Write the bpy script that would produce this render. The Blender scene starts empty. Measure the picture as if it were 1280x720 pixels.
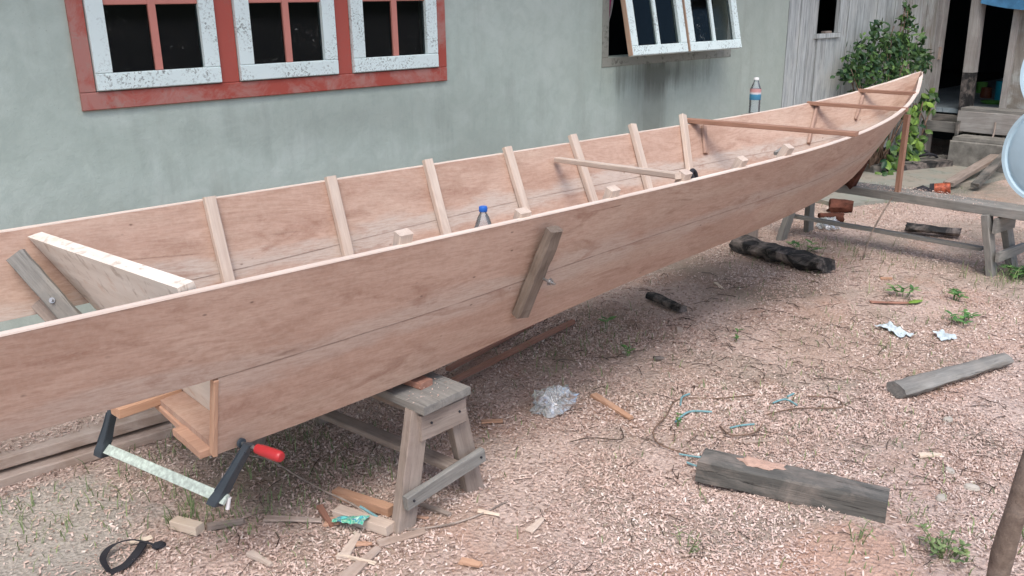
import bpy, math, random
import numpy as np
from mathutils import Vector as V, Matrix, noise
random.seed(7); rng = np.random.default_rng(11)
S = bpy.context.scene; C = S.collection
R = math.radians
W = {}

# ------------------------------------------------------------------ helpers
def link(o, parent=None, M=None):
    M = M or Matrix.Identity(4)
    C.objects.link(o); W[o] = M
    if parent:
        o.parent = parent; o.matrix_local = W[parent].inverted() @ M
    else:
        o.matrix_world = M
    return o
def tag(o, label=None, cat=None, group=None, kind=None):
    if label: o['label'] = label
    if cat: o['category'] = cat
    if group: o['group'] = group
    if kind: o['kind'] = kind
    return o
def thing(name, loc, label, cat, group=None, rz=0):
    o = bpy.data.objects.new(name, None); o.empty_display_size = .1
    link(o, None, Matrix.Translation(loc) @ Matrix.Rotation(rz, 4, 'Z'))
    return tag(o, label, cat, group)
def mesh_obj(name, vs, fs, mat, parent=None, M=None, smooth=False, uv=None, attr=None):
    """vs are WORLD coordinates unless M is given (then local to M). Origin at M."""
    if M is None:
        c = V((sum(v[0] for v in vs)/len(vs), sum(v[1] for v in vs)/len(vs), min(v[2] for v in vs)))
        M = Matrix.Translation(c); vs = [V(v)-c for v in vs]
    me = bpy.data.meshes.new(name); me.from_pydata([tuple(v) for v in vs], [], fs)
    me.materials.append(mat)
    if uv:
        l = me.uv_layers.new(name='UVMap')
        for p in me.polygons:
            for li in p.loop_indices: l.data[li].uv = uv[me.loops[li].vertex_index]
    if attr:
        a = me.attributes.new('rnd', 'FLOAT', 'FACE'); a.data.foreach_set('value', attr)
    me.validate(); me.update()
    if smooth:
        me.shade_smooth() if hasattr(me, 'shade_smooth') else None
        if smooth is not True: 
            try: me.set_sharp_from_angle(angle=R(smooth))
            except Exception: pass
    o = bpy.data.objects.new(name, me)
    return link(o, parent, M)
def frame(a, b, up=(0,0,1)):
    a, b = V(a), V(b); x = (b-a).normalized(); up = V(up)
    y = up.cross(x)
    if y.length < 1e-4: y = V((0,1,0)).cross(x)
    y.normalize(); z = x.cross(y)
    M = Matrix((x, y, z)).transposed().to_4x4(); M.translation = a
    return M, (b-a).length
def rect_prof(w, t, c):
    w, t = w/2, t/2; c = min(c, w*.6, t*.6)
    return [(-w+c,-t),(w-c,-t),(w,-t+c),(w,t-c),(w-c,t),(-w+c,t),(-w,t-c),(-w,-t+c)]
def plank(name, a, b, w, t, mat, parent=None, up=(0,0,1), c=.002, seg=6, jit=.0008, taper=1., rough=0., seed=None, arch=0.):
    """timber with its grain along local X, centre line a->b; chamfered, slightly uneven"""
    M, L = frame(a, b, up); P = rect_prof(w, t, c); n = len(P)
    sd = seed if seed is not None else random.random()*100
    vs, fs = [], []
    for i in range(seg+1):
        s = i/seg; k = 1+(taper-1)*s
        for j, (y, z) in enumerate(P):
            dx = 0
            if rough:
                q = noise.noise_vector(V((s*L*9+sd, j*1.7, sd)))*rough
                if i in (0, seg): dx = noise.noise(V((y*60, z*60, sd+i)))*rough*2.5
            else: q = V((0,0,0))
            vs.append((s*L+dx+random.uniform(-jit,jit)*(i in (0,seg)), y*k+q.y+random.uniform(-jit,jit), z*(1 if taper==1 else .5+.5*k)+q.z+random.uniform(-jit,jit)+arch*4*s*(1-s)))
    for i in range(seg):
        for j in range(n):
            a0, b0 = i*n+j, i*n+(j+1)%n
            fs.append((a0, a0+n, b0+n, b0))
    fs.append(tuple(range(n))); fs.append(tuple(range(seg*n+n-1, seg*n-1, -1)))
    fs = [f[::-1] if False else f for f in fs]
    return mesh_obj(name, vs, fs, mat, parent, M)
def sweep(pts, rad, n=8, flat=None, up=(0,0,1)):
    """tube (rad float or list); flat=(w,t) makes a ribbon"""
    pts = [V(p) for p in pts]; vs, fs = [], []
    for i, p in enumerate(pts):
        d = (pts[min(i+1, len(pts)-1)]-pts[max(i-1, 0)]).normalized()
        y = V(up).cross(d)
        if y.length < 1e-3: y = V((0,1,0)).cross(d)
        y.normalize(); z = d.cross(y)
        r = rad[i] if isinstance(rad, (list, tuple)) else rad
        if flat:
            for (u, w_) in rect_prof(flat[0], flat[1], flat[1]*.3): vs.append(p+y*u+z*w_)
            n = 8
        else:
            for k in range(n):
                t = 2*math.pi*k/n; vs.append(p+y*(r*math.cos(t))+z*(r*math.sin(t)))
    for i in range(len(pts)-1):
        for k in range(n):
            a0, b0 = i*n+k, i*n+(k+1)%n; fs.append((a0, a0+n, b0+n, b0))
    fs.append(tuple(range(n))); fs.append(tuple(range(len(pts)*n-1, len(pts)*n-n-1, -1)))
    return vs, fs
def curve(pts, k=6):
    pts = [V(p) for p in pts]; out = []
    for i in range(len(pts)-1):
        p0, p1, p2, p3 = pts[max(i-1,0)], pts[i], pts[i+1], pts[min(i+2,len(pts)-1)]
        for j in range(k):
            t = j/k
            out.append(.5*((2*p1)+(p2-p0)*t+(2*p0-5*p1+4*p2-p3)*t*t+(3*p1-p0-3*p2+p3)*t**3))
    return out+[pts[-1]]
def tube(name, pts, rad, mat, parent=None, n=8, flat=None, up=(0,0,1), smooth=True):
    vs, fs = sweep(pts, rad, n, flat, up)
    return mesh_obj(name, vs, fs, mat, parent, smooth=(40 if smooth else False))
def lathe(name, prof, M, mat, parent=None, n=24, closed=True):
    """prof list of (r, z) about local Z of M"""
    vs, fs = [], []
    for (r, z) in prof:
        for k in range(n):
            t = 2*math.pi*k/n; vs.append((r*math.cos(t), r*math.sin(t), z))
    for i in range(len(prof)-1):
        for k in range(n):
            a0, b0 = i*n+k, i*n+(k+1)%n; fs.append((a0, b0, b0+n, a0+n))
    if closed:
        fs.append(tuple(range(n-1,-1,-1))); fs.append(tuple(range((len(prof)-1)*n, len(prof)*n)))
    return mesh_obj(name, vs, fs, mat, parent, M, smooth=35)
def box(name, x0, x1, y0, y1, z0, z1, mat, parent=None, c=.002):
    P = rect_prof(y1-y0, z1-z0, c)
    vs = [(x, y, z) for x in (x0, x1) for (y, z) in P]
    M = Matrix.Translation((0, (y0+y1)/2, (z0+z1)/2))
    n = 8; fs = [(j, j+n, (j+1)%n+n, (j+1)%n) for j in range(n)]+[tuple(range(n)), tuple(range(2*n-1, n-1, -1))]
    cx = (x0+x1)/2; vs = [(x-cx, y, z) for x, y, z in vs]; M.translation.x = cx
    return mesh_obj(name, vs, fs, mat, parent, M)

# ------------------------------------------------------------------ materials
class NT:
    def __init__(s, name, rough=.7, spec=.3):
        s.m = bpy.data.materials.new(name); s.m.use_nodes = True; s.t = s.m.node_tree
        s.b = s.t.nodes['Principled BSDF']; s.b.inputs['Roughness'].default_value = rough
        s.b.inputs['Specular IOR Level'].default_value = spec
    def n(s, ty, **k):
        o = s.t.nodes.new(ty)
        for a, v in k.items(): setattr(o, a, v)
        return o
    def l(s, a, b): s.t.links.new(a, b)
    def val(s, inp, v):
        if hasattr(v, 'links') or hasattr(v, 'is_linked'): s.l(v, inp)
        else: inp.default_value = v
    def coord(s, kind='Object', rand=True):
        o = s.n('ShaderNodeTexCoord').outputs[kind]
        if rand:
            r = s.n('ShaderNodeObjectInfo').outputs['Random']
            mu = s.math('MULTIPLY', r, 53.7); v = s.n('ShaderNodeVectorMath', operation='ADD')
            s.l(o, v.inputs[0]); s.l(mu, v.inputs[1]); o = v.outputs[0]
        return o
    def math(s, op, a, b=0., clamp=False):
        o = s.n('ShaderNodeMath', operation=op); o.use_clamp = clamp
        s.val(o.inputs[0], a); s.val(o.inputs[1], b); return o.outputs[0]
    def map(s, v, sc, rot=(0,0,0), loc=(0,0,0)):
        o = s.n('ShaderNodeMapping'); s.l(v, o.inputs[0]); o.inputs['Scale'].default_value = sc
        o.inputs['Rotation'].default_value = rot; o.inputs['Location'].default_value = loc; return o.outputs[0]
    def noise(s, v, sc=1., det=5., rgh=.55, dist=0.):
        o = s.n('ShaderNodeTexNoise'); s.l(v, o.inputs['Vector']); o.inputs['Scale'].default_value = sc
        o.inputs['Detail'].default_value = det; o.inputs['Roughness'].default_value = rgh; o.inputs['Distortion'].default_value = dist
        return o.outputs['Fac']
    def vor(s, v, sc=1., feat='F1', out='Distance'):
        o = s.n('ShaderNodeTexVoronoi', feature=feat); s.l(v, o.inputs['Vector']); o.inputs['Scale'].default_value = sc
        return o.outputs[out]
    def ramp(s, f, stops):
        o = s.n('ShaderNodeValToRGB'); s.l(f, o.inputs[0]); e = o.color_ramp.elements
        while len(e) < len(stops): e.new(.5)
        for i, (p, c) in enumerate(stops):
            e[i].position = p
            e[i].color = (c, c, c, 1) if isinstance(c, (int, float)) else (*c, 1)
        return o.outputs[0]
    def mix(s, f, a, b, mode='MIX'):
        o = s.n('ShaderNodeMix', data_type='RGBA', blend_type=mode)
        s.val(o.inputs[0], f)
        for i, v in ((6, a), (7, b)):
            if isinstance(v, tuple): o.inputs[i].default_value = (*v, 1)
            else: s.l(v, o.inputs[i])
        return o.outputs[2]
    def col(s, c): s.val(s.b.inputs['Base Color'], (*c, 1) if isinstance(c, tuple) else c)
    def bump(s, h, st=.3, d=.01):
        o = s.n('ShaderNodeBump'); s.l(h, o.inputs['Height']); o.inputs['Strength'].default_value = st
        o.inputs['Distance'].default_value = d; s.l(o.outputs[0], s.b.inputs['Normal'])

def wood(name, c1, c2, dark, sc=1., stain=None, stain_amt=.5, rough=.75, bands=.35, bump=.25, cracks=0., fleck=.25):
    t = NT(name, rough, .25); v = t.coord()
    g = t.noise(t.map(v, (1.3*sc, 13*sc, 13*sc)), 1.6, 5, .6, .6)
    base = t.ramp(g, [(.3, c1), (.7, c2)])
    # cathedral figure: contour lines of a stretched noise
    h = t.noise(t.map(v, (.8*sc, 6*sc, 6*sc)), 1.1, 2, .5, .3)
    b = t.math('SINE', t.math('MULTIPLY', h, 62.))
    b = t.math('MULTIPLY', t.math('ADD', t.math('MULTIPLY', b, .5), .5), bands)
    base = t.mix(b, base, tuple((x*.55+y*.45) for x, y in zip(c1, dark)))
    fi = t.noise(t.map(v, (5*sc, 150*sc, 150*sc)), 1., 3, .6)
    base = t.mix(t.ramp(fi, [(.35, fleck), (.6, 0)]), base, dark)
    if stain:
        q = t.noise(v, 5.*sc, 6, .65, .5)
        base = t.mix(t.ramp(q, [(.45, 0), (.7, stain_amt)]), base, stain)
    if cracks:
        k = t.noise(t.map(v, (2.2*sc, 60*sc, 60*sc)), 1., 4, .7, 1.)
        kk = t.ramp(k, [(.3, cracks), (.37, 0)]); base = t.mix(kk, base, tuple(x*.35 for x in dark))
        t.bump(t.math('SUBTRACT', fi, t.math('MULTIPLY', kk, 2.)), bump, .004)
    else: t.bump(fi, bump, .002)
    t.col(base); return t.m

def hull_mat(band, name='hull_wood'):
    t = NT(name, .66, .25); uvn = t.n('ShaderNodeUVMap'); uvn.uv_map = 'UVMap'; uv = uvn.outputs[0]
    r = t.math('MULTIPLY', t.n('ShaderNodeObjectInfo').outputs['Random'], 31.7)
    va = t.n('ShaderNodeVectorMath', operation='ADD'); t.l(uv, va.inputs[0]); t.l(r, va.inputs[1]); v = va.outputs[0]
    v = t.map(v, (1, 1, 1), (0, 0, .07))                     # figure runs a little off the plank's length
    g = t.noise(t.map(v, (1.3, 4.6, 1)), 1.7, 8, .68, .7)
    base = t.ramp(g, [(.28, (.365,.235,.178)), (.5, (.44,.295,.228)), (.72, (.51,.36,.285))])
    h = t.noise(t.map(v, (.8, 3.0, 1)), 1.3, 3.5, .5, .5)
    b = t.math('ADD', t.math('MULTIPLY', t.math('SINE', t.math('MULTIPLY', h, 130.)), .5), .5)
    gate0 = t.ramp(t.noise(t.map(v, (.9, 2.2, 1), loc=(3,8,0)), 1.6, 3), [(.42, .02), (.62, .3)])
    base = t.mix(t.math('MULTIPLY', t.math('POWER', b, 2.5), gate0), base, (.27,.15,.10))
    p = t.noise(t.map(v, (.7, 2.4, 1), loc=(4,3,0)), 1.5, 7, .66, .6)
    base = t.mix(t.ramp(p, [(.5, 0), (.66, .5)]), base, (.50,.385,.305))
    sx = t.n('ShaderNodeSeparateXYZ'); t.l(uv, sx.inputs[0]); d = t.math('ABSOLUTE', sx.outputs[1])
    wv = t.noise(t.map(v, (1.6, 5, 1), loc=(9,1,0)), 1.5, 6, .65)
    dd = t.math('SUBTRACT', d, t.math('MULTIPLY', t.math('SUBTRACT', wv, .42), .22))
    base = t.mix(t.ramp(dd, [(.010, band), (.05, 0)]), base, (.475,.415,.365))
    sl_ = t.noise(t.map(v, (3.5, .01, 1), loc=(1,2,0)), 1.5, 3, .7)
    base = t.mix(t.math('MULTIPLY', t.ramp(d, [(.0018, .6), (.0030, 0)]), t.ramp(sl_, [(.40, .25), (.52, 1)])), base, (.13,.085,.065))
    # reddish smudges, dark resin streaks, pores, worm holes
    k0 = t.noise(t.map(v, (2.4, 8, 1), loc=(2,7,0)), 1.3, 6, .7, .6)
    base = t.mix(t.ramp(k0, [(.34, .6), (.45, 0)]), base, (.25,.13,.09))
    k = t.noise(t.map(v, (1.3, 22, 1), loc=(12,7,0)), 1.2, 3, .55, .9)
    base = t.mix(t.ramp(k, [(.25, .7), (.31, 0)]), base, (.17,.09,.06))
    s2 = t.vor(t.map(v, (11, 22, 1)), 1.)
    gate = t.noise(t.map(v, (1, 2, 1), loc=(5,5,0)), 2.2, 2)
    sp = t.math('MULTIPLY', t.ramp(s2, [(.04, .8), (.09, 0)]), t.ramp(gate, [(.5, 0), (.56, 1)]))
    base = t.mix(sp, base, (.11,.065,.05))
    f = t.noise(t.map(v, (22, 190, 1)), 1., 4, .7)
    base = t.mix(t.ramp(f, [(.36, .35), (.56, 0)]), base, (.25,.145,.10))
    f2 = t.noise(v, 70, 4, .7); base = t.mix(t.ramp(f2, [(.4, .12), (.55, 0)]), base, (.6,.48,.4))
    t.col(base); t.bump(t.math('ADD', f, t.math('MULTIPLY', g, .8)), .25, .002)
    return t.m

M = {}
M['hull'] = hull_mat(.80); M['hull_near'] = hull_mat(.42, 'hull_wood_outer')
M['pale'] = wood('pale_timber', (.52,.42,.345), (.63,.54,.46), (.34,.24,.19), 1.3, (.42,.35,.31), .35, bands=.25)
M['palew'] = wood('white_timber', (.66,.56,.45), (.76,.68,.56), (.50,.34,.24), .8, (.5,.36,.26), .45, bands=.2)
def transom_mat():
    t = NT('transom_board', .75, .2); v = t.coord()
    g = t.noise(t.map(v, (2, 16, 16)), 1.5, 5, .6, .5); base = t.ramp(g, [(.3, (.66,.59,.51)), (.7, (.80,.74,.66))])
    q = t.noise(t.map(v, (16, 10, 9)), 1.3, 7, .75, .3); base = t.mix(t.ramp(q, [(.55, 0), (.70, .5)]), base, (.56,.36,.24))
    q = t.noise(t.map(v, (14, 14, 6), loc=(4,4,1)), 1.6, 5, .65, .5); base = t.mix(t.ramp(q, [(.56, 0), (.66, .6)]), base, (.36,.28,.22))
    t.col(base); t.bump(g, .2, .002); return t.m
M['transom'] = transom_mat()
M['edge'] = wood('lit_top_edge', (.61,.50,.43), (.76,.67,.59), (.48,.36,.29), .5, (.54,.40,.33), .45, bands=.08)
M['umber'] = wood('umber_timber', (.15,.115,.09), (.23,.185,.15), (.07,.05,.04), 1.4, (.28,.23,.19), .4, .85, .3, .4, .5)
M['knee_shade'] = wood('shaded_knee_timber', (.37,.245,.19), (.45,.31,.25), (.2,.12,.09), 1.5)
M['silver'] = wood('silvered_timber', (.33,.32,.30), (.46,.44,.42), (.14,.13,.12), 1.1, (.22,.19,.17), .5, .85, .3, .5, .4)
M['thwart'] = wood('red_timber', (.30,.16,.11), (.40,.24,.17), (.16,.08,.055), 1.5)
M['orange'] = wood('orange_timber', (.46,.27,.175), (.56,.37,.26), (.3,.14,.08), 1.3)
M['pink'] = wood('pink_board', (.47,.28,.19), (.56,.36,.26), (.3,.17,.12), 1.2)
M['old'] = wood('weathered_timber', (.235,.19,.16), (.34,.29,.25), (.13,.10,.085), 1.4, (.40,.33,.29), .55, .85, .3, .4, .5)
M['grey'] = wood('grey_timber', (.19,.185,.17), (.29,.285,.265), (.09,.09,.085), 1.4, (.36,.33,.29), .35, .88, .35, .5, .6)
M['darkb'] = wood('sooty_timber', (.09,.088,.08), (.17,.165,.15), (.035,.035,.033), 1.3, (.34,.29,.25), .6, .9, .3, .6, .8)
M['char'] = wood('charred_timber', (.014,.014,.014), (.05,.05,.052), (.005,.005,.005), 1.6, (.33,.28,.25), .9, .8, .2, .8, .8)
M['board'] = wood('dusty_board', (.34,.26,.21), (.46,.365,.31), (.18,.13,.10), 1.1, (.54,.46,.41), .85, .85, .3, .4, .4)
M['pole'] = wood('bark_pole', (.16,.12,.095), (.27,.21,.165), (.06,.045,.04), 1.6, (.38,.32,.27), .45, .85, .3, .6, .5)
M['brown'] = wood('brown_offcut', (.30,.15,.105), (.40,.22,.165), (.16,.08,.06), 1.5)

def stucco():
    t = NT('green_stucco', .9, .15); v = t.coord('Object', False)
    n1 = t.noise(v, 1.3, 6, .6, .3); base = t.ramp(n1, [(.3, (.385,.455,.41)), (.7, (.48,.555,.51))])
    n2 = t.noise(v, 9, 6, .7, .4); base = t.mix(t.ramp(n2, [(.40, .5), (.58, 0)]), base, (.34,.405,.365)); base = t.mix(t.ramp(t.noise(v, 3.2, 6, .65, .8), [(.5, 0), (.68, .45)]), base, (.52,.59,.55))
    st = t.noise(t.map(v, (6, 1, .55)), 1.4, 6, .65); base = t.mix(t.ramp(st, [(.52, 0), (.72, .42)]), base, (.29,.32,.285))
    # plaster painted darker toward the far end, where less light falls
    sx = t.n('ShaderNodeSeparateXYZ'); t.l(v, sx.inputs[0])
    ex = t.math('ADD', t.math('MULTIPLY', t.math('SUBTRACT', sx.outputs[0], 2.4), .16), t.math('MULTIPLY', t.math('SUBTRACT', n1, .5), .9), True)
    base = t.mix(t.math('MULTIPLY', ex, .75), base, (.31,.335,.285))
    # mould below the open window
    def blot(cx, cz, rx, rz, amt, c, b):
        a1 = t.math('DIVIDE', t.math('SUBTRACT', sx.outputs[0], cx), rx); a2 = t.math('DIVIDE', t.math('SUBTRACT', sx.outputs[2], cz), rz)
        rr = t.math('SQRT', t.math('ADD', t.math('MULTIPLY', a1, a1), t.math('MULTIPLY', a2, a2)))
        rr = t.math('ADD', rr, t.math('MULTIPLY', t.math('SUBTRACT', st, .5), 2.2))
        return t.mix(t.ramp(rr, [(.15, amt), (1., 0)]), b, c)
    base = blot(5.0, 1.10, .65, .16, .75, (.085,.09,.075), base)
    base = blot(4.85, .85, .35, .5, .5, (.12,.125,.105), base)
    base = blot(2.5, 1.02, 1.3, .22, .38, (.2,.22,.2), base); base = blot(3.3, .8, .5, .5, .3, (.22,.25,.22), base)
    fs = t.vor(v, 75); base = t.mix(t.math('MULTIPLY', t.ramp(fs, [(.08, .6), (.14, 0)]), t.ramp(n2, [(.55, 0), (.6, 1)])), base, (.12,.13,.12))
    t.col(base); t.bump(t.math('ADD', t.noise(v, 55, 5, .6), t.math('MULTIPLY', t.noise(v, 5, 4), 3.)), .35, .006)
    return t.m
M['stucco'] = stucco()
def speckled(name, c, dark, amt, sc=60., c2=None, amt2=.0, sc2=6.):
    t = NT(name, .7, .3); v = t.coord(); base = t.mix(t.ramp(t.noise(v, 4, 4), [(.35, .25), (.6, 0)]), c, tuple(x*.8 for x in c))
    if c2: base = t.mix(t.ramp(t.noise(v, sc2, 7, .68, .6), [(.42, 0), (.56, amt2)]), base, c2)
    k = t.noise(v, sc, 4, .7, .5); gate = t.noise(v, 8, 4, .6)
    base = t.mix(t.math('MULTIPLY', t.ramp(k, [(.52, 0), (.6, 1)]), t.ramp(gate, [(.42, 0), (.62, amt)])), base, dark)
    t.col(base); t.bump(k, .2, .002); return t.m
M['sash'] = speckled('mildewed_white_paint', (.66,.77,.76), (.13,.14,.13), .8, 95)
M['redframe'] = speckled('worn_red_paint', (.36,.075,.055), (.30,.24,.21), .4, 30, (.40,.27,.24), .5, 5)
M['redmull'] = speckled('dull_red_paint', (.38,.085,.065), (.28,.12,.10), .3, 30)
M['muntin'] = speckled('salmon_paint', (.52,.21,.17), (.4,.16,.13), .3, 30)
M['cement'] = speckled('mouldy_cement', (.27,.28,.25), (.07,.075,.065), .8, 25)
M['slabm'] = speckled('damp_concrete', (.27,.285,.25), (.12,.12,.09), .6, 14, (.36,.29,.24), .5, 3)
M['paint_edge'] = wood('bare_window_edge', (.42,.27,.19), (.5,.36,.27), (.2,.13,.1), 1.5)
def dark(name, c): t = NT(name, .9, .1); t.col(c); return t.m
M['dark'] = dark('dim_room_wall', (.03,.036,.042))  # near-black, so the rooms' darkness sits in the colour
def glass():
    t = NT('dusty_window_glass'); t.t.nodes.remove(t.b)
    g = t.n('ShaderNodeBsdfGlossy'); g.inputs['Roughness'].default_value = .06; g.inputs['Color'].default_value = (.30,.38,.42,1)  # reflection dimmed and tinted as if trees hid the sky
    tr = t.n('ShaderNodeBsdfTransparent'); tr.inputs[0].default_value = (.55,.6,.6,1)
    d = t.n('ShaderNodeBsdfDiffuse'); d.inputs[0].default_value = (.45,.47,.45,1)
    fr = t.n('ShaderNodeFresnel'); fr.inputs[0].default_value = 1.5
    m1 = t.n('ShaderNodeMixShader'); t.l(fr.outputs[0], m1.inputs[0]); t.l(tr.outputs[0], m1.inputs[1]); t.l(g.outputs[0], m1.inputs[2])
    v = t.coord(); k = t.noise(v, 45, 5, .75, 1.5); gt = t.noise(v, 5, 3)
    f = t.math('MULTIPLY', t.ramp(k, [(.6, 0), (.68, .5)]), t.ramp(gt, [(.5, .04), (.65, 1)]))
    m2 = t.n('ShaderNodeMixShader'); t.l(f, m2.inputs[0]); t.l(m1.outputs[0], m2.inputs[1]); t.l(d.outputs[0], m2.inputs[2])
    t.l(m2.outputs[0], t.t.nodes['Material Output'].inputs[0]); return t.m
M['glass'] = glass()
def plankwall():
    t = NT('whitewashed_planks', .9, .12); v = t.coord('Object', False)
    at = t.n('ShaderNodeAttribute'); at.attribute_name = 'rnd'
    mu = t.math('MULTIPLY', at.outputs['Fac'], 91.); va = t.n('ShaderNodeVectorMath', operation='ADD'); t.l(v, va.inputs[0]); t.l(mu, va.inputs[1]); w = va.outputs[0]
    g = t.noise(t.map(w, (28, 28, 1.6)), 1.2, 6, .65, .4); base = t.ramp(g, [(.3, (.26,.28,.275)), (.5, (.43,.465,.46)), (.72, (.60,.635,.635))])
    base = t.mix(t.ramp(at.outputs['Fac'], [(0, .0), (1, .35)]), base, (.26,.255,.235))
    f = t.noise(t.map(w, (160, 160, 5)), 1., 3, .6); base = t.mix(t.ramp(f, [(.36, .5), (.52, 0)]), base, (.10,.10,.095))
    sx = t.n('ShaderNodeSeparateXYZ'); t.l(v, sx.inputs[0])
    q = t.noise(t.map(v, (3.2, 1, 1.4)), 1.5, 6, .65, .8)
    e = t.math('ADD', t.math('MULTIPLY', t.math('SUBTRACT', sx.outputs[0], 7.9), .5), t.math('MULTIPLY', t.math('SUBTRACT', q, .5), 3.), True)
    base = t.mix(t.math('MULTIPLY', e, .85), base, (.21,.175,.14))
    base = t.mix(t.ramp(t.noise(t.map(v, (4, 1, 1.2), loc=(3,0,5)), 1.6, 6, .7), [(.52, 0), (.62, .75)]), base, (.46,.48,.46))
    t.col(base); t.bump(t.math('ADD', f, g), .5, .005); return t.m
M['plankwall'] = plankwall()
def plain(name, c, rough=.5, spec=.4, var=.12, metal=0., sc=12.):
    t = NT(name, rough, spec); t.b.inputs['Metallic'].default_value = metal; v = t.coord()
    t.col(t.mix(t.ramp(t.noise(v, sc, 5, .65), [(.35, 1.), (.65, 0)]), c, tuple(x*(1-var*2) for x in c)))
    t.bump(t.noise(v, sc*8, 3), .1, .001); return t.m
M['steel'] = plain('galvanised_bar', (.58,.68,.61), .5, .4, .22, .1, 60)
M['bolt'] = plain('bolt_steel', (.45,.45,.45), .35, .5, .15, .9, 60)
M['iron'] = plain('cast_jaw', (.045,.06,.075), .5, .4, .15)
M['redp'] = plain('red_plastic', (.42,.025,.03), .4, .5, .08)
M['tub'] = plain('pale_blue_plastic', (.45,.60,.68), .5, .4, .07, 0, 4)
M['tarp'] = plain('blue_tarp', (.08,.25,.45), .6, .3, .2)
M['curtain'] = plain('magenta_cloth', (.42,.05,.18), .9, .1, .3)
M['lace'] = plain('grey_lace', (.42,.40,.40), .9, .1, .2)
M['cap'] = plain('blue_cap', (.02,.14,.55), .4, .4, .05)
M['whitecap'] = plain('white_cap', (.75,.75,.75), .45, .4, .05)
M['rubber'] = plain('dark_rubber', (.035,.035,.042), .75, .25, .2)
M['twine'] = plain('teal_twine', (.20,.38,.41), .6, .3, .15)
M['vine'] = plain('dry_vine', (.25,.17,.125), .9, .1, .3)
M['wire'] = plain('grey_cord', (.42,.35,.30), .8, .2, .3)
M['paper'] = plain('crumpled_paper', (.58,.68,.72), .8, .2, .15)
M['green'] = plain('green_plastic', (.15,.42,.08), .5, .4, .1)
M['cyan'] = plain('cyan_plastic', (.02,.38,.52), .45, .4, .08)
M['jar'] = plain('brown_jar', (.20,.06,.025), .35, .5, .3)
M['can'] = plain('orange_label', (.50,.12,.06), .45, .4, .4, 0, 40)
M['brick'] = plain('rusty_block', (.15,.06,.042), .9, .15, .35)
M['stone'] = plain('pale_stone', (.50,.46,.40), .9, .2, .15)
M['conc'] = plain('rough_concrete', (.27,.26,.235), .92, .15, .25, 0, 9)
M['deckb'] = wood('deck_floor', (.26,.33,.36), (.38,.45,.48), (.12,.14,.16), .8, (.3,.32,.32), .3, .45, .2)
M['roof'] = plain('eave_board', (.22,.20,.18), .9, .15, .2)
def leafm(name, c1, c2, tl=.25):
    t = NT(name, .5, .35); at = t.n('ShaderNodeAttribute'); at.attribute_name = 'rnd'
    t.col(t.ramp(at.outputs['Fac'], [(0, c1), (.75, tuple((a+b)/2 for a, b in zip(c1, c2))), (1, c2)]))
    t.b.inputs['Transmission Weight'].default_value = 0
    t.b.inputs['Subsurface Weight'].default_value = 0
    return t.m
M['leaf'] = leafm('bush_leaf', (.012,.045,.018), (.12,.22,.05))
M['vineleaf'] = leafm('vine_leaf', (.012,.045,.02), (.20,.33,.05))
M['grass'] = leafm('grass_blade', (.10,.15,.06), (.26,.34,.13))
M['weed'] = leafm('weed_leaf', (.05,.14,.04), (.17,.32,.09))
def clear(name, tint, rough=.08, white=.12):
    t = NT(name); t.t.nodes.remove(t.b)
    g = t.n('ShaderNodeBsdfGlossy'); g.inputs['Roughness'].default_value = rough
    tr = t.n('ShaderNodeBsdfTransparent'); tr.inputs[0].default_value = (*tint, 1)
    d = t.n('ShaderNodeBsdfDiffuse'); d.inputs[0].default_value = (.75,.8,.82,1)
    m0 = t.n('ShaderNodeMixShader'); m0.inputs[0].default_value = white; t.l(tr.outputs[0], m0.inputs[1]); t.l(d.outputs[0], m0.inputs[2])
    fr = t.n('ShaderNodeFresnel'); fr.inputs[0].default_value = 1.5
    m1 = t.n('ShaderNodeMixShader'); t.l(fr.outputs[0], m1.inputs[0]); t.l(m0.outputs[0], m1.inputs[1]); t.l(g.outputs[0], m1.inputs[2])
    t.l(m1.outputs[0], t.t.nodes['Material Output'].inputs[0]); return t.m
M['pet'] = clear('clear_bottle_plastic', (.93,.96,.98), .1, .16)
M['bag'] = clear('clear_bag_film', (.93,.95,.97), .4, .25)
def label_mat():
    t = NT('bottle_label', .5, .3); v = t.coord('Object', False); sx = t.n('ShaderNodeSeparateXYZ'); t.l(v, sx.inputs[0])
    h = t.math('ADD', sx.outputs[2], t.math('MULTIPLY', t.noise(v, 40, 3), .012))
    t.col(t.ramp(t.math('MULTIPLY', t.math('SUBTRACT', h, .100), 14.), [(.0, (.05,.17,.28)), (.45, (.06,.24,.38)), (.56, (.62,.66,.68)), (.75, (.55,.28,.27))])); return t.m
M['label'] = label_mat()
def wrapm():
    t = NT('wrapper_foil', .35, .5); v = t.coord('Object', False)
    n = t.noise(v, 55, 2, .5, 1.); t.col(t.ramp(n, [(.38, (.05,.35,.25)), (.48, (.35,.62,.42)), (.55, (.03,.12,.3)), (.62, (.10,.45,.42))])); return t.m
M['wrap'] = wrapm()

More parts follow.
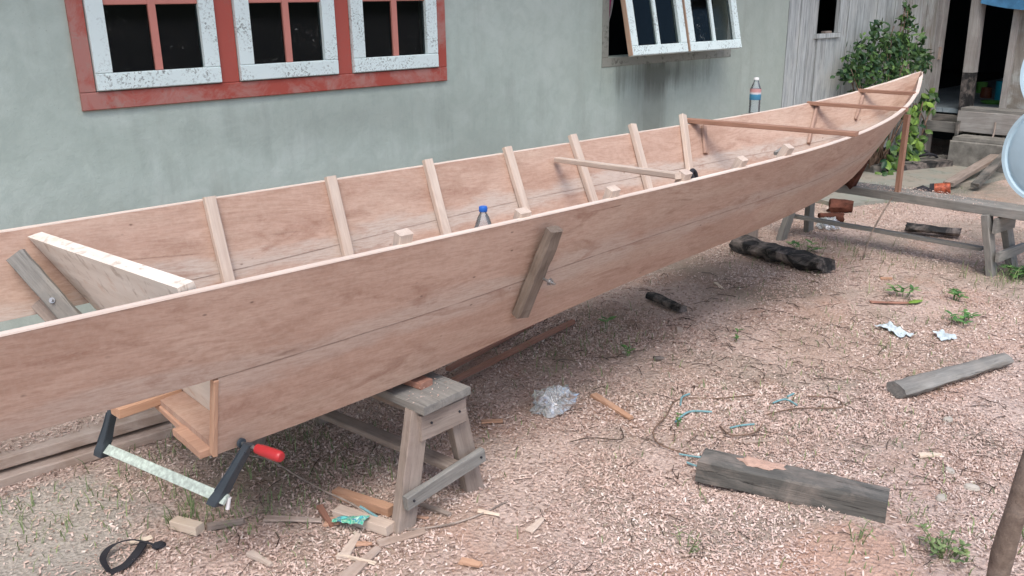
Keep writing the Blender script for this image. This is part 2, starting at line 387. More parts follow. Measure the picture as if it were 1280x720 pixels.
def ground_mat():
    t = NT('shaving_dust_soil', .95, .1); v = t.coord('Object', False)
    z = t.noise(v, 1.1, 5, .6, .4); f = t.noise(v, 60, 6, .7); vo = t.vor(v, 85, out='Color')
    base = t.ramp(f, [(.3, (.43,.325,.28)), (.5, (.53,.415,.36)), (.7, (.62,.505,.445))])
    sp = t.n('ShaderNodeSeparateColor'); t.l(vo, sp.inputs[0])
    base = t.mix(t.ramp(sp.outputs[0], [(.5, 0), (1, .5)]), base, (.56,.43,.36))
    base = t.mix(t.ramp(sp.outputs[1], [(.82, 0), (.9, .6)]), base, (.15,.10,.075))
    base = t.mix(t.ramp(z, [(.48, 0), (.62, .7)]), base, (.30,.255,.205))
    z2 = t.noise(v, 2.3, 4, .6); base = t.mix(t.ramp(z2, [(.52, 0), (.66, .5)]), base, (.44,.27,.20))
    sx = t.n('ShaderNodeSeparateXYZ'); t.l(v, sx.inputs[0])
    def patch(cx, cy, r, c, amt, b):
        a1 = t.math('SUBTRACT', sx.outputs[0], cx); a2 = t.math('SUBTRACT', sx.outputs[1], cy)
        rr = t.math('DIVIDE', t.math('SQRT', t.math('ADD', t.math('MULTIPLY', a1, a1), t.math('MULTIPLY', a2, a2))), r)
        rr = t.math('ADD', rr, t.math('MULTIPLY', t.math('SUBTRACT', t.noise(v, 6, 5, .65), .5), 1.1))
        return t.mix(t.ramp(rr, [(.7, amt), (1.1, 0)]), b, c)
    base = patch(.42, 2.85, .42, (.39,.37,.33), .8, base)
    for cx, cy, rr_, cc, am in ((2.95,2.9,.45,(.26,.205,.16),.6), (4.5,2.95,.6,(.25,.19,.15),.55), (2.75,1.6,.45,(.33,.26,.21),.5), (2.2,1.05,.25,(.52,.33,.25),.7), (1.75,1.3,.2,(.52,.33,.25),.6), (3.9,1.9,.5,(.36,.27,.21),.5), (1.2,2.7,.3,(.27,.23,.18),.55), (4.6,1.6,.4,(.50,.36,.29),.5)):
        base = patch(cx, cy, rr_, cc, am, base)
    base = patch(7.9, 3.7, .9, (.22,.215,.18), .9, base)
    t.col(base)
    t.bump(t.math('ADD', t.math('MULTIPLY', t.vor(v, 70), 1.), f), .8, .012); return t.m
M['ground'] = ground_mat()
def chipm():
    t = NT('wood_shaving', .8, .2); at = t.n('ShaderNodeAttribute'); at.attribute_name = 'rnd'; v = t.coord('Object', False)
    c = t.ramp(at.outputs['Fac'], [(0, (.24,.165,.13)), (.1, (.42,.30,.25)), (.3, (.52,.385,.33)), (.6, (.60,.465,.405)), (.85, (.68,.56,.495)), (1, (.79,.71,.64))])
    t.col(t.mix(t.ramp(t.noise(v, 1.7, 4, .6), [(.45, 0), (.7, .3)]), c, (.44,.29,.22))); return t.m
M['chip'] = chipm()
M['twig'] = plain('dark_twig', (.10,.075,.06), .9, .1, .3)

# ------------------------------------------------------------------ ground
def axis(dense0, dense1, step, lo, hi):
    a = list(np.arange(dense0, dense1+1e-6, step)); s = step
    x = dense1
    while x < hi: s *= 1.25; x += s; a.append(x)
    x = dense0; s = step
    while x > lo: s *= 1.25; x -= s; a.insert(0, x)
    return np.array(a)
gx = axis(0.0, 5.6, .022, -90, 110); gy = axis(.4, 3.9, .022, -80, 4.9)
GX, GY = np.meshgrid(gx, gy, indexing='ij')
def nz(x, y):
    a = noise.noise(V((x*1.1, y*1.1, 0)))*.026+noise.noise(V((x*4.3, y*4.3, 3)))*.014+noise.noise(V((x*13, y*13, 7)))*.0045
    return a-.006
GZ = np.zeros_like(GX)
for i in range(len(gx)):
    for j in range(len(gy)):
        x, y = gx[i], gy[j]
        if -3 < x < 12 and -2 < y: GZ[i, j] = nz(x, y)
def gz(x, y):
    """bilinear height lookup, numpy friendly"""
    x = np.asarray(x, float); y = np.asarray(y, float)
    i = np.clip(np.searchsorted(gx, x)-1, 0, len(gx)-2); j = np.clip(np.searchsorted(gy, y)-1, 0, len(gy)-2)
    u = np.clip((x-gx[i])/(gx[i+1]-gx[i]), 0, 1); v = np.clip((y-gy[j])/(gy[j+1]-gy[j]), 0, 1)
    return (GZ[i,j]*(1-u)+GZ[i+1,j]*u)*(1-v)+(GZ[i,j+1]*(1-u)+GZ[i+1,j+1]*u)*v
def G(x, y, h=0.): return V((x, y, float(gz(x, y))+h))
nx, ny = len(gx), len(gy)
me = bpy.data.meshes.new('ground')
co = np.stack([GX, GY, GZ], -1).reshape(-1, 3)
ii, jj = np.meshgrid(np.arange(nx-1), np.arange(ny-1), indexing='ij'); a = (ii*ny+jj).ravel()
quads = np.stack([a, a+ny, a+ny+1, a+1], -1)
def fast_mesh(me, co, quads, attr=None):
    me.vertices.add(len(co)); me.vertices.foreach_set('co', co.astype(np.float32).ravel())
    me.loops.add(quads.size); me.loops.foreach_set('vertex_index', quads.astype(np.int32).ravel())
    me.polygons.add(len(quads)); me.polygons.foreach_set('loop_start', (np.arange(len(quads))*4).astype(np.int32))
    me.polygons.foreach_set('loop_total', np.full(len(quads), 4, np.int32))
    if attr is not None:
        at = me.attributes.new('rnd', 'FLOAT', 'FACE'); at.data.foreach_set('value', attr.astype(np.float32))
    me.update(calc_edges=True); me.validate()
fast_mesh(me, co, quads); me.materials.append(M['ground']); me.shade_smooth()
tag(link(bpy.data.objects.new('ground', me)), kind='structure')

# wood shavings: curled chips, thousands
def shavings(n, x0, x1, y0, y1, lmin, lmax, name, zone, gz=gz):
    xs = rng.uniform(x0, x1, n*2); ys = rng.uniform(y0, y1, n*2)
    q = np.array([noise.noise(V((a*1.6, b*1.6, 20)))+.6*noise.noise(V((a*5, b*5, 30))) for a, b in zip(xs, ys)])
    keep = rng.random(n*2) < np.clip(.60+q*1.5, .10, 1)*zone(xs, ys)
    xs, ys, q = xs[keep][:n], ys[keep][:n], q[keep][:n]; n = len(xs)
    L = lmin+(lmax-lmin)*rng.random(n)**2.2; w = L*rng.uniform(.16, .46, n); w = np.minimum(w, .0065)
    yaw = rng.uniform(0, 2*np.pi, n); pit = rng.normal(0, .26, n); rol = rng.normal(0, .36, n); curl = rng.normal(0, 2.3, n)
    rows = []
    for k in range(4):
        s = k/3-.5; ang = curl*s
        lx = L*s*np.cos(ang*.6); lz = L*(s*s)*curl*.45
        for sd in (-1, 1):
            X = lx; Y = sd*w/2*(1-.5*abs(s)); Z = lz
            Y2 = Y*np.cos(rol)-Z*np.sin(rol); Z2 = Y*np.sin(rol)+Z*np.cos(rol)
            X3 = X*np.cos(pit)-Z2*np.sin(pit); Z3 = X*np.sin(pit)+Z2*np.cos(pit)
            rows.append(np.stack([X3*np.cos(yaw)-Y2*np.sin(yaw), X3*np.sin(yaw)+Y2*np.cos(yaw), Z3], -1))
    P = np.stack(rows, 1)                                     # n,8,3
    base = np.stack([xs, ys, gz(xs, ys)+.003+rng.random(n)*.004], -1)
    P = P+base[:, None, :]; low = P[:, :, 2].min(1)-gz(xs, ys); P[:, :, 2] -= np.minimum(low+.003, 0)[:, None]
    b = np.arange(n)*8
    F = np.concatenate([np.stack([b+2*k, b+2*k+1, b+2*k+3, b+2*k+2], -1) for k in range(3)])
    at = np.tile(np.clip(rng.beta(2.2, 1.6, n)+.1*q-(rng.random(n) < .07)*.6, 0, 1), 3)
    me = bpy.data.meshes.new(name); fast_mesh(me, P.reshape(-1, 3), F, at); me.materials.append(M['chip'])
    o = link(bpy.data.objects.new(name, me)); tag(o, kind='stuff'); return o
def zone(x, y):
    d = np.sqrt((x-.42)**2+(y-2.85)**2); k = np.clip((d-.18)/.25, .15, 1)
    d2 = np.sqrt((x-2.0)**2+(y-.9)**2)
    d3 = np.sqrt((x-7.9)**2+(y-3.8)**2); k = k*np.clip((d3-.5)/.6, .04, 1)
    return k
o = shavings(165000, .1, 3.5, .5, 3.4, .0035, .022, 'wood_shavings', zone)
tag(o, 'pinkish curled wood shavings strewn over the ground near the camera', 'wood shavings')
o = shavings(115000, 2.6, 7.4, .7, 3.9, .005, .021, 'wood_shavings', zone)
tag(o, 'flatter pale wood shavings spread over the yard toward the bow', 'wood shavings')

# shavings lying on the board stack and inside the hull
def inpoly(x0, x1, y0, y1): return lambda x, y: ((x > x0)&(x < x1)&(y > y0)&(y < y1)).astype(float)*.9
o = shavings(5200, -.1, 1.04, 3.30, 3.60, .004, .018, 'wood_shavings', lambda x, y: np.ones_like(x)*np.clip(.35+x*.7, 0, 1), lambda x, y: np.full(np.shape(x), .1005)-.0*x)
tag(o, 'shavings and sawdust caught on the topmost board of the left stack', 'wood shavings')
o = shavings(120, 1.40, 1.60, 2.06, 2.30, .003, .012, 'wood_shavings', lambda x, y: np.ones_like(x), lambda x, y: np.full(np.shape(x), .4215))
tag(o, 'few curled shavings on the top of the near sawhorse', 'wood shavings')
o = shavings(1500, 5.40, 5.60, 1.6, 2.8, .004, .016, 'wood_shavings', lambda x, y: np.clip((y-1.7), 0, 1), lambda x, y: np.full(np.shape(x), .4225))
tag(o, 'shavings strewn along the top of the grey bow sawhorse', 'wood shavings')
o = shavings(5000, 1.0, 3.4, 2.28, 2.76, .004, .02, 'wood_shavings', lambda x, y: np.ones_like(x), lambda x, y: .462+np.interp(x, [1, 1.1, 1.5, 1.9, 2.15, 2.65, 3.2, 3.9], [0, .011, .026, .067, .086, .117, .126, .136]))
tag(o, 'shavings scattered over the floor inside the hull', 'wood shavings')

# ------------------------------------------------------------------ boat
def lerp_tab(tab, x):
    if x <= tab[0][0]: return tab[0][1]
    for (a, b), (c, d) in zip(tab, tab[1:]):
        if x <= c: return b+(d-b)*(x-a)/(c-a)
    return tab[-1][1]
def smooth_tab(tab, x, h=.22):
    return sum(lerp_tab(tab, x+h*k/3) for k in range(-3, 4))/7 if tab[0][0]+h < x < tab[-1][0]-h else lerp_tab(tab, x)
YC = [(0, 2.52), (3.5, 2.52), (5.6, 2.55)]
ZG = [(0, .95), (2.4, .948), (3.2, .952), (3.9, .962), (4.4, .978), (4.8, 1.003), (5.22, 1.055), (5.59, 1.148)]
HG = [(0, .512), (1.8, .512), (2.4, .505), (3.0, .49), (3.5, .468), (3.9, .437), (4.3, .385), (4.8, .288), (5.2, .175), (5.42, .087), (5.53, .040), (5.59, .008)]
ZB = [(0, .436), (.8, .436), (1.1, .447), (1.5, .462), (1.9, .503), (2.15, .522), (2.65, .553), (3.2, .562), (3.9, .572), (4.3, .58), (4.65, .588), (4.95, .64)]
HB = [(0, .37), (1.6, .365), (2.2, .345), (2.8, .31), (3.4, .26), (3.9, .205), (4.4, .125), (4.95, .008)]
XT, XB = 5.59, 4.95
def hull_pt(s, t, side, off=0.):
    """s: lengthwise parameter (metres aft of the taper, squeezed towards the stem), t: 0 bottom, 1 gunwale"""
    xg = s; xb = s if s < 3.2 else 3.2+(s-3.2)*(XB-3.2)/(XT-3.2)
    hg, hb = smooth_tab(HG, xg, .06 if xg > 5.2 else .2), smooth_tab(HB, xb)
    zg, zb = smooth_tab(ZG, xg), smooth_tab(ZB, xb)
    k = max(0, (s-4.2)/(XT-4.2))
    x = xb+(xg-xb)*t+.10*k*k*4*t*(1-t)*.8
    h = hb+(hg-hb)*t+.007*math.sin(math.pi*t)*(1-k)+off
    return V((x, lerp_tab(YC, x)+side*h, zb+(zg-zb)*t))
boat = thing('wooden_boat', (2.5, 2.52, .42), 'long unpainted plank boat under construction, propped on sawhorses beside the house', 'boat')
def strake(name, side, t0, t1, s0, s1, label=None, th=.022, gap=0.):
    N = 110; K = 6; vs, uv = [], []
    for layer in (0, 1):
        for i in range(N+1):
            s = s0+(s1-s0)*i/N
            for j in range(K+1):
                t = t0+(t1-t0)*j/K
                p = hull_pt(s, t, side, -th*layer if s < XT-.06 else -min(th, .006)*layer)
                if j in (0, K) and i % 3 == 0: p.z += random.uniform(-.0006, .0006)
                vs.append(p); h = .5*(t-.49)*(1 if s < 4 else 1)
                uv.append((s, h))
    n1 = (N+1)*(K+1); fs = []
    idx = lambda l, i, j: l*n1+i*(K+1)+j
    for i in range(N):
        for j in range(K):
            fs.append((idx(0,i,j), idx(0,i+1,j), idx(0,i+1,j+1), idx(0,i,j+1)))
            fs.append((idx(1,i,j), idx(1,i,j+1), idx(1,i+1,j+1), idx(1,i+1,j)))
        fs.append((idx(0,i,0), idx(1,i,0), idx(1,i+1,0), idx(0,i+1,0)))
        if name != 'upper_strake': fs.append((idx(0,i,K), idx(0,i+1,K), idx(1,i+1,K), idx(1,i,K)))
    for j in range(K):
        fs.append((idx(0,0,j), idx(0,0,j+1), idx(1,0,j+1), idx(1,0,j)))
        fs.append((idx(0,N,j), idx(1,N,j), idx(1,N,j+1), idx(0,N,j+1)))
    if side > 0: fs = [f[::-1] for f in fs]
    o = mesh_obj(name, vs, fs, M['hull' if side > 0 else 'hull_near'], boat, uv=uv, smooth=30)
    if label: o['label'] = label
    if name == 'upper_strake':                     # paler top edge, its brightness in the light put into the colour
        v2, f2 = [], []
        for i in range(N+1):
            s = s0+(s1-s0)*i/N; th2 = th if s < XT-.06 else .006
            for of, dz in ((.0006, -.003), (.0, .0012), (-th2, .0012), (-th2-.0006, -.003)):
                p = hull_pt(s, 1, side, of); p.z += dz; v2.append(p)
        for i in range(N):
            for j in range(3): f2.append((i*4+j, i*4+j+1, i*4+j+5, i*4+j+4))
        f2 += [(0,1,2,3), (N*4+3, N*4+2, N*4+1, N*4)]
        if side > 0: f2 = [f[::-1] for f in f2]
        e = mesh_obj('gunwale_edge', v2, f2, M['edge'], o)
    return o
for sd in (-1, 1):
    strake('upper_strake', sd, .4925, 1, -.4, XT)
    strake('lower_strake', sd, 0, .4905, .80, XT-.0)
# sawn end grain of the lower strake at the stern
e0, e1 = hull_pt(.798, .0, -1, -.01), hull_pt(.798, .485, -1, -.01)
plank('end_board', e0+V((-.004,0,0)), e1+V((-.004,0,0)), .026, .012, M['orange'], boat, up=(1,0,0), c=.001)
# bottom
vs, fs, uv = [], [], []
N = 60
for i in range(N+1):
    s = .80+(XT-.80)*i/N
    for dz in (0, .02):
        for j in range(5):
            a_ = hull_pt(s, 0, -1, -.012); b_ = hull_pt(s, 0, 1, -.012); p = a_.lerp(b_, j/4); p.z += dz+.002; vs.append(p); uv.append((s, .3+.1*j))
for i in range(N):
    for l in (0, 5):
        for j in range(4):
            f = (i*10+l+j, i*10+l+j+1, i*10+l+j+11, i*10+l+j+10); fs.append(f if l else f[::-1])
    fs.append((i*10, i*10+10, i*10+15, i*10+5)); fs.append((i*10+4, i*10+9, i*10+19, i*10+14))
fs.append((0,5,6,7,8,9,4,3,2,1))
mesh_obj('bottom_board', vs, fs, M['hull'], boat, uv=uv)
plank('bottom_board', (.766, 2.285, .432), (.90, 2.285, .432), .19, .022, M['pink'], boat, seg=3)
plank('bottom_board', (.90, 2.57, .432), (1.1, 2.57, .432), .36, .026, M['pink'], boat, seg=3)
# transom: thick pale plank board standing between the sides, leaning aft
def transom():
    n = 10; vs, fs = [], []
    top = [V((.712-.0*k, 2.03, .962)).lerp(V((.615, 2.995, .925)), k/n) for k in range(n+1)]
    bot = [V((.885, 2.17, .458)).lerp(V((.875, 2.875, .458)), k/n) for k in range(n+1)]
    th = V((.042, .004, .008))
    for k in range(n+1):
        for p in (top[k], top[k]+th, bot[k]+th, bot[k]): vs.append(p)
    for k in range(n):
        for j in range(4):
            fs.append((k*4+j, k*4+(j+1)%4, k*4+4+(j+1)%4, k*4+4+j))
    fs += [(3,2,1,0), (n*4, n*4+1, n*4+2, n*4+3)]
    Mx, _ = frame((.7, 2.03, .7), (.65, 2.95, .7)); inv = Mx.inverted()
    return mesh_obj('transom', [inv @ v for v in vs], fs, M['transom'], boat, Mx)
transom()
# frames: each one a floor timber and two side arms
rx = [1.205, 1.69, 2.152, 2.588, 2.995, 3.402, 3.77]
prot = [.012, .018, .028, .03, .042, .05, .062]
nearx = [None, 1.365, 1.822, 2.24, 2.645, 3.01, 3.35]
def arm(s, side, t1, ext, w=.042, th=.026, mat='pale'):
    a_ = hull_pt(s, .03, side, -.034); b_ = hull_pt(s, t1, side, -.034)
    d = (b_-a_).normalized(); outw = V((0, side, 0))
    return plank('rib', a_, b_+d*ext, w, th, M[mat], boat, up=outw, c=.003, seg=8, arch=.012*side*0)
for i, x in enumerate(rx):
    arm(x, 1, 1, prot[i]); 
    a_, b_ = hull_pt(x, 0, -1, -.04), hull_pt(x, 0, 1, -.04); a_.z += .044; b_.z += .044
    plank('floor_timber', a_, b_, .04, .04, M['pale'], boat)
for i, x in enumerate([.98, 1.365, 1.822, 2.24, 2.645, 3.015, 3.362]):
    arm(x, -1, 1, (-.02, .034, .022, .034, .036, .040, .046)[i], .046, .034)
def knee_shade(x, t0, t1, w):  # thin strips standing in for the dark shade below the thwart ends
    a_ = hull_pt(x, t0, 1, -.032); b_ = hull_pt(x, t1, 1, -.030)
    plank('knee_shade', a_, b_, w, .014, M['knee_shade'], boat, up=(0,1,0), taper=1.3)
knee_shade(3.93, .62, .955, .026); knee_shade(4.83, .50, .95, .024); knee_shade(5.18, .66, .93, .016)
for x in (4.42,):
    a_, b_ = hull_pt(x, 0, -1, -.04), hull_pt(x, 0, 1, -.04); a_.z += .04; b_.z += .04
    plank('floor_timber', a_, b_, .04, .03, M['thwart'], boat)
# thwarts (thin spreader battens on the gunwales)
plank('thwart', (3.845, 2.985, .978), (3.985, 2.085, .978), .045, .022, M['thwart'], boat, seg=10)['label'] = 'long red batten lying across both gunwales'
plank('thwart', (4.78, 2.825, 1.004), (4.85, 2.262, 1.004), .035, .02, M['thwart'], boat)
plank('thwart', (5.16, 2.715, 1.056), (5.185, 2.385, 1.056), .028, .02, M['thwart'], boat)
# clamping battens bolted to the sides
def batten(a_, b_, w, t, up, bp, bd, mat='grey'):
    p = plank('clamping_batten', a_, b_, w, t, M[mat], boat, up=up, c=.006, jit=.002, rough=.002, seg=10)
    bp, bd = V(bp), V(bd).normalized(); z = bd; q = z.to_track_quat('Z', 'Y').to_matrix().to_4x4(); q.translation = bp
    lathe('bolt', [(.0045, -.03), (.0045, .012), (.013, .012), (.013, .016), (.009, .016), (.009, .024), (.0045, .024), (.0045, .036)], q, M['bolt'], p, 12)
    return p
on = V((0, -1, .25)).normalized()
batten((1.905, 1.978, .905), (1.868, 2.108, .588), .058, .036, (0,-1,-.3), (1.905, 2.018, .724), (0.15,-1,-.2), 'umber')
batten((.565, 2.955, .885), (.70, 2.76, .60), .06, .03, (-.7,-1,.2), (.63, 2.865, .745), (-.6,-1,.4), 'grey')
plank('clamping_batten', (.60, 2.93, .735), (.70, 2.83, .55), .055, .025, M['old'], boat, up=(-.7,-1,.2))

# boards packed under the stern
stern = thing('packing_boards', (.8, 2.5, .36), 'fresh pink board ends packed crosswise under the open stern of the boat', 'boards')
plank('board', (.845, 2.90, .430), (.835, 2.374, .430), .088, .022, M['pink'], stern, seg=3)
plank('board', (.672, 2.575, .458), (.87, 2.60, .458), .060, .030, M['orange'], stern, seg=3)['label'] = 'short orange batten gripped by the clamp'

# F clamp
cl = thing('bar_clamp', (.76, 2.4, .28), 'steel bar clamp with a red handle gripping the stern boards', 'clamp')
A, B = V((.655, 2.705, .295)), V((.800, 2.180, .295)); JA, JB = V((.695, 2.675, .43)), V((.873, 2.112, .455))
dirb = (B-A).normalized()
plank('bar', A-dirb*.02, B+dirb*.03, .031, .009, M['steel'], cl, up=(-.75,-2.0,1.3), c=.001, seg=2, jit=0)
def jaw(p, q, back):
    d = (q-p).normalized()
    pts = [p-d*.03, p-d*.012, p+d*.02, p+(q-p)*.5, q-d*.02, q+d*.006]
    prof = [(.040,.032), (.042,.034), (.035,.027), (.027,.022), (.025,.021), (.030,.024)]
    vs, fs = [], []
    y = dirb.normalized(); x = d.cross(y).normalized()
    for c_, (w, t) in zip(pts, prof):
        for (u, v_) in rect_prof(w, t, .003): vs.append(c_+y*u+x*v_)
    for i in range(len(pts)-1):
        for k in range(8): a0, b0 = i*8+k, i*8+(k+1)%8; fs.append((a0, b0, b0+8, a0+8))
    fs += [tuple(range(7,-1,-1)), tuple(range(len(vs)-8, len(vs)))]
    j = mesh_obj('jaw', vs, fs, M['iron'], cl)
    # I-beam web ribs on the arm
    for sg in (-1, 1):
        pp = [c_+y*(sg*(w/2-.003))+x*(-t/2-.0) for c_, (w, t) in zip(pts[2:5], prof[2:5])]
        tube('rim', pp, .0026, M['iron'], j, 6)
        pp = [c_+y*(sg*(w/2-.003))+x*(t/2) for c_, (w, t) in zip(pts[2:5], prof[2:5])]
        tube('rim', pp, .0026, M['iron'], j, 6)
    return j
jaw(A, JA, 0); jaw(B, JB, 0)
hd = V((.30, -.93, -.02)).normalized()
tube('screw', [JB-hd*.035, JB+hd*.04], .0055, M['bolt'], cl, 10)
tube('swivel_pad', [JB-hd*.030, JB-hd*.022], .014, M['iron'], cl, 14)
q = hd.to_track_quat('Z', 'Y').to_matrix().to_4x4(); q.translation = JB+hd*.030
lathe('handle', [(.009,0), (.0135,.004), (.0135,.012), (.0150,.018), (.0160,.05), (.0160,.085), (.0145,.092), (.012,.095), (.006,.0965)], q, M['redp'], cl, 14)
tube('white_peg', [B+V((.012,-.02,-.035)), B+V((.020,-.022,.0))], .006, M['whitecap'], cl, 10)

# ------------------------------------------------------------------ sawhorses
def nails(parent, pts):
    for p in pts:
        p = V(p); q = Matrix.Translation(p) @ Matrix.Rotation(R(90), 4, 'X')
        lathe('nail', [(.004, -.002), (.004, .002), (.002, .003)], q, M['rubber'], parent, 8)
sh = thing('sawhorse', (1.47, 2.5, 0), 'weathered wooden sawhorse under the middle of the hull, standing nearest the camera', 'sawhorse', 'sawhorses under the boat')
plank('top_board', (1.508, 2.052, .405), (1.40, 3.0, .405),   .205, .03, M['grey'], sh, c=.003, rough=.002, jit=.001)
plank('rail_beam', (1.50, 2.125, .355), (1.40, 2.95, .355), .05, .068, M['old'], sh, rough=.002)
legs = [((1.425,2.10,.388), (1.325,2.075,-.02)), ((1.575,2.125,.388), (1.655,2.12,-.02)), ((1.335,2.92,.388), (1.235,2.94,-.02)), ((1.485,2.94,.388), (1.56,2.96,-.02))]
for k, (p, q_) in enumerate(legs):
    plank('leg', p, q_, .070, .040, M['old'], sh, up=(0,1,0) , c=.003, rough=.002)
plank('cross_brace', (1.325,2.045,.115), (1.660,2.07,.155), .048, .022, M['grey'], sh, up=(0,-1,0), rough=.0015)
plank('cross_brace', (1.25,2.985,.13), (1.56,3.0,.13), .048, .022, M['old'], sh, up=(0,-1,0))
plank('gusset', (1.41,2.072,.335), (1.60,2.088,.335), .085, .022, M['old'], sh, up=(0,-1,0))
plank('long_rail', (1.40,2.99,.135), (1.555,2.10,.135), .055, .022, M['old'], sh, rough=.0015)
nails(sh, [(1.35,2.033,.12), (1.64,2.055,.155), (1.45,2.061,.345), (1.57,2.073,.34)])
o = plank('chock', (1.50, 2.15, .432), (1.46, 2.36, .432), .055, .022, M['brown'], seg=2); tag(o, 'small red-brown chock between the hull and the near sawhorse', 'chock')

s2 = thing('sawhorse', (5.47, 2.5, 0), 'long grey sawhorse reaching out past the bow toward the blue tubs', 'sawhorse', 'sawhorses under the boat')
plank('top_board', (5.47, 3.35, .392), (5.52, 1.40, .392), .17, .055, M['grey'], s2, c=.003, rough=.002, jit=.001, seg=14)
for (p, q_) in [((5.43,1.985,.37), (5.48,1.92,-.02)), ((5.60,1.955,.37), (5.74,1.90,-.02)), ((5.40,3.2,.37), (5.30,3.25,-.02)), ((5.55,3.2,.37), (5.66,3.25,-.02))]:
    plank('leg', p, q_, .075, .04, M['grey'], s2, up=(0,1,0), c=.003, rough=.002)
plank('cross_brace', (5.44,1.895,.12), (5.74,1.865,.13), .06, .022, M['grey'], s2, up=(0,-1,0))
plank('gusset', (5.41,1.925,.31), (5.64,1.905,.31), .09, .022, M['grey'], s2, up=(0,-1,0))
plank('long_rail', (5.48,3.38,.13), (5.54,2.02,.13), .05, .022, M['grey'], s2, rough=.0015, seg=10)
o = plank('prop_stick', (5.44, 2.535, .419), (5.445, 2.535, .90), .034, .03, M['thwart'], up=(0,1,0)); tag(o, 'thin red-brown stick propping the bow up from the grey sawhorse', 'prop')
o = plank('chock', (5.43, 2.86, .424), (5.14, 2.64, .66), .08, .05, M['brick'], up=(1,0,0)); tag(o, 'rust-red chock on the grey sawhorse under the rising keel at the bow', 'chock')

# ------------------------------------------------------------------ house
house = thing('plastered_house', (3, 4.1, 0), 'pale green plastered house wall with two sets of framed windows behind the boat', 'house')
WY = 4.1
def wall_holes(name, x0, x1, z0, z1, holes, y, th, mat, parent):
    xs = sorted({x0, x1, *[h[0] for h in holes], *[h[1] for h in holes]}); zs = sorted({z0, z1, *[h[2] for h in holes], *[h[3] for h in holes]})
    vs, fs = [], []
    def q(*p): i = len(vs); vs.extend(p); fs.append((i, i+1, i+2, i+3))
    for a0, a1 in zip(xs, xs[1:]):
        for b0, b1 in zip(zs, zs[1:]):
            cx, cz = (a0+a1)/2, (b0+b1)/2
            if any(h[0] < cx < h[1] and h[2] < cz < h[3] for h in holes): continue
            q((a0,y,b0), (a1,y,b0), (a1,y,b1), (a0,y,b1)); q((a0,y+th,b1), (a1,y+th,b1), (a1,y+th,b0), (a0,y+th,b0))
    for (a0, a1, b0, b1) in holes:
        q((a0,y,b0), (a0,y+th,b0), (a1,y+th,b0), (a1,y,b0)); q((a0,y,b1), (a1,y,b1), (a1,y+th,b1), (a0,y+th,b1))
        q((a0,y,b0), (a0,y,b1), (a0,y+th,b1), (a0,y+th,b0)); q((a1,y,b0), (a1,y+th,b0), (a1,y+th,b1), (a1,y,b1))
    q((x0,y,z0), (x0,y,z1), (x0,y+th,z1), (x0,y+th,z0)); q((x1,y,z0), (x1,y+th,z0), (x1,y+th,z1), (x1,y,z1)); q((x0,y,z1), (x1,y,z1), (x1,y+th,z1), (x0,y+th,z1))
    return mesh_obj(name, vs, fs, mat, parent, Matrix.Identity(4))
H1 = (1.205, 3.025, 1.252, 2.05); H2 = (4.43, 5.72, 1.235, 2.05)
wall_holes('wall', -4.5, 6.53, -.2, 2.75, [H1, H2], WY, .14, M['stucco'], house)
def room(x0, x1, y0, y1, z0, z1, parent, open_side='y0'):
    v = [(x0,y0,z0),(x1,y0,z0),(x1,y1,z0),(x0,y1,z0),(x0,y0,z1),(x1,y0,z1),(x1,y1,z1),(x0,y1,z1)]
    F = {'z0':(0,1,2,3),'z1':(4,7,6,5),'y1':(3,2,6,7),'y0':(0,4,5,1),'x0':(0,3,7,4),'x1':(1,5,6,2)}
    del F[open_side]
    return mesh_obj('room_interior', v, list(F.values()), M['dark'], parent, Matrix.Identity(4))
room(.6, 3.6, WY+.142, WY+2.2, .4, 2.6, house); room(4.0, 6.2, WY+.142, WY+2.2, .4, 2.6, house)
plank('unseen_eave', (-4.6, WY-.30, 2.77), (6.6, WY-.30, 2.77), .78, .03, M['roof'], house)  # overhang out of view, added to darken the top of the wall
# red window group
wf = box('window_frame', 1.14, 3.088, WY-.018, WY+.03, 1.176, 1.251, M['redframe'], house, .004)
box('frame_side', 1.14, 1.204, WY-.0175, WY+.03, 1.2515, 2.1, M['redframe'], wf, .004)
box('frame_side', 3.026, 3.088, WY-.0175, WY+.03, 1.2515, 2.1, M['redframe'], wf, .004)
box('mullion', 1.768, 1.858, WY-.012, WY+.06, 1.2515, 2.09, M['redmull'], wf, .003)
box('mullion', 2.392, 2.478, WY-.012, WY+.06, 1.2515, 2.09, M['redmull'], wf, .003)
box('frame_head', 1.2045, 3.0255, WY-.0175, WY+.03, 2.02, 2.1, M['redframe'], wf, .004)
def sash(x0, x1, z0, z1, y, parent, rail=.072, mun='muntin', cross=True, M0=None):
    s = box('window_sash', x0, x1, y-.02, y+.02, z0, z0+rail, M['sash'], parent, .004)
    kids = [('stile', x0, x0+rail, z0+rail, z1), ('stile', x1-rail, x1, z0+rail, z1), ('top_rail', x0+rail, x1-rail, z1-rail, z1)]
    for n_, a0, a1, b0, b1 in kids: box(n_, a0+.0003, a1-.0003, y-.0195, y+.0195, b0+.0003, b1, M['sash'], s, .004)
    xm = (x0+x1)/2
    mw = .016 if cross else .014
    m_ = M['muntin'] if cross else M['sash']
    box('muntin', xm-mw, xm+mw, y-.010, y+.014, z0+rail+.0005, z1-rail, m_, s, .003)
    if cross:
        box('muntin', x0+rail+.0005, xm-mw-.0005, y-.008, y+.012, 1.607, 1.645, m_, s, .003)
        box('muntin', xm+mw+.0005, x1-rail-.0005, y-.008, y+.012, 1.607, 1.645, m_, s, .003)
    for a0, a1 in ((x0+rail, xm-mw), (xm+mw, x1-rail)):
        vs = [(a0, y+.003, z0+rail), (a1, y+.003, z0+rail), (a1, y+.003, z1-rail), (a0, y+.003, z1-rail)]
        mesh_obj('pane', vs, [(0,1,2,3)], M['glass'], s)
    return s
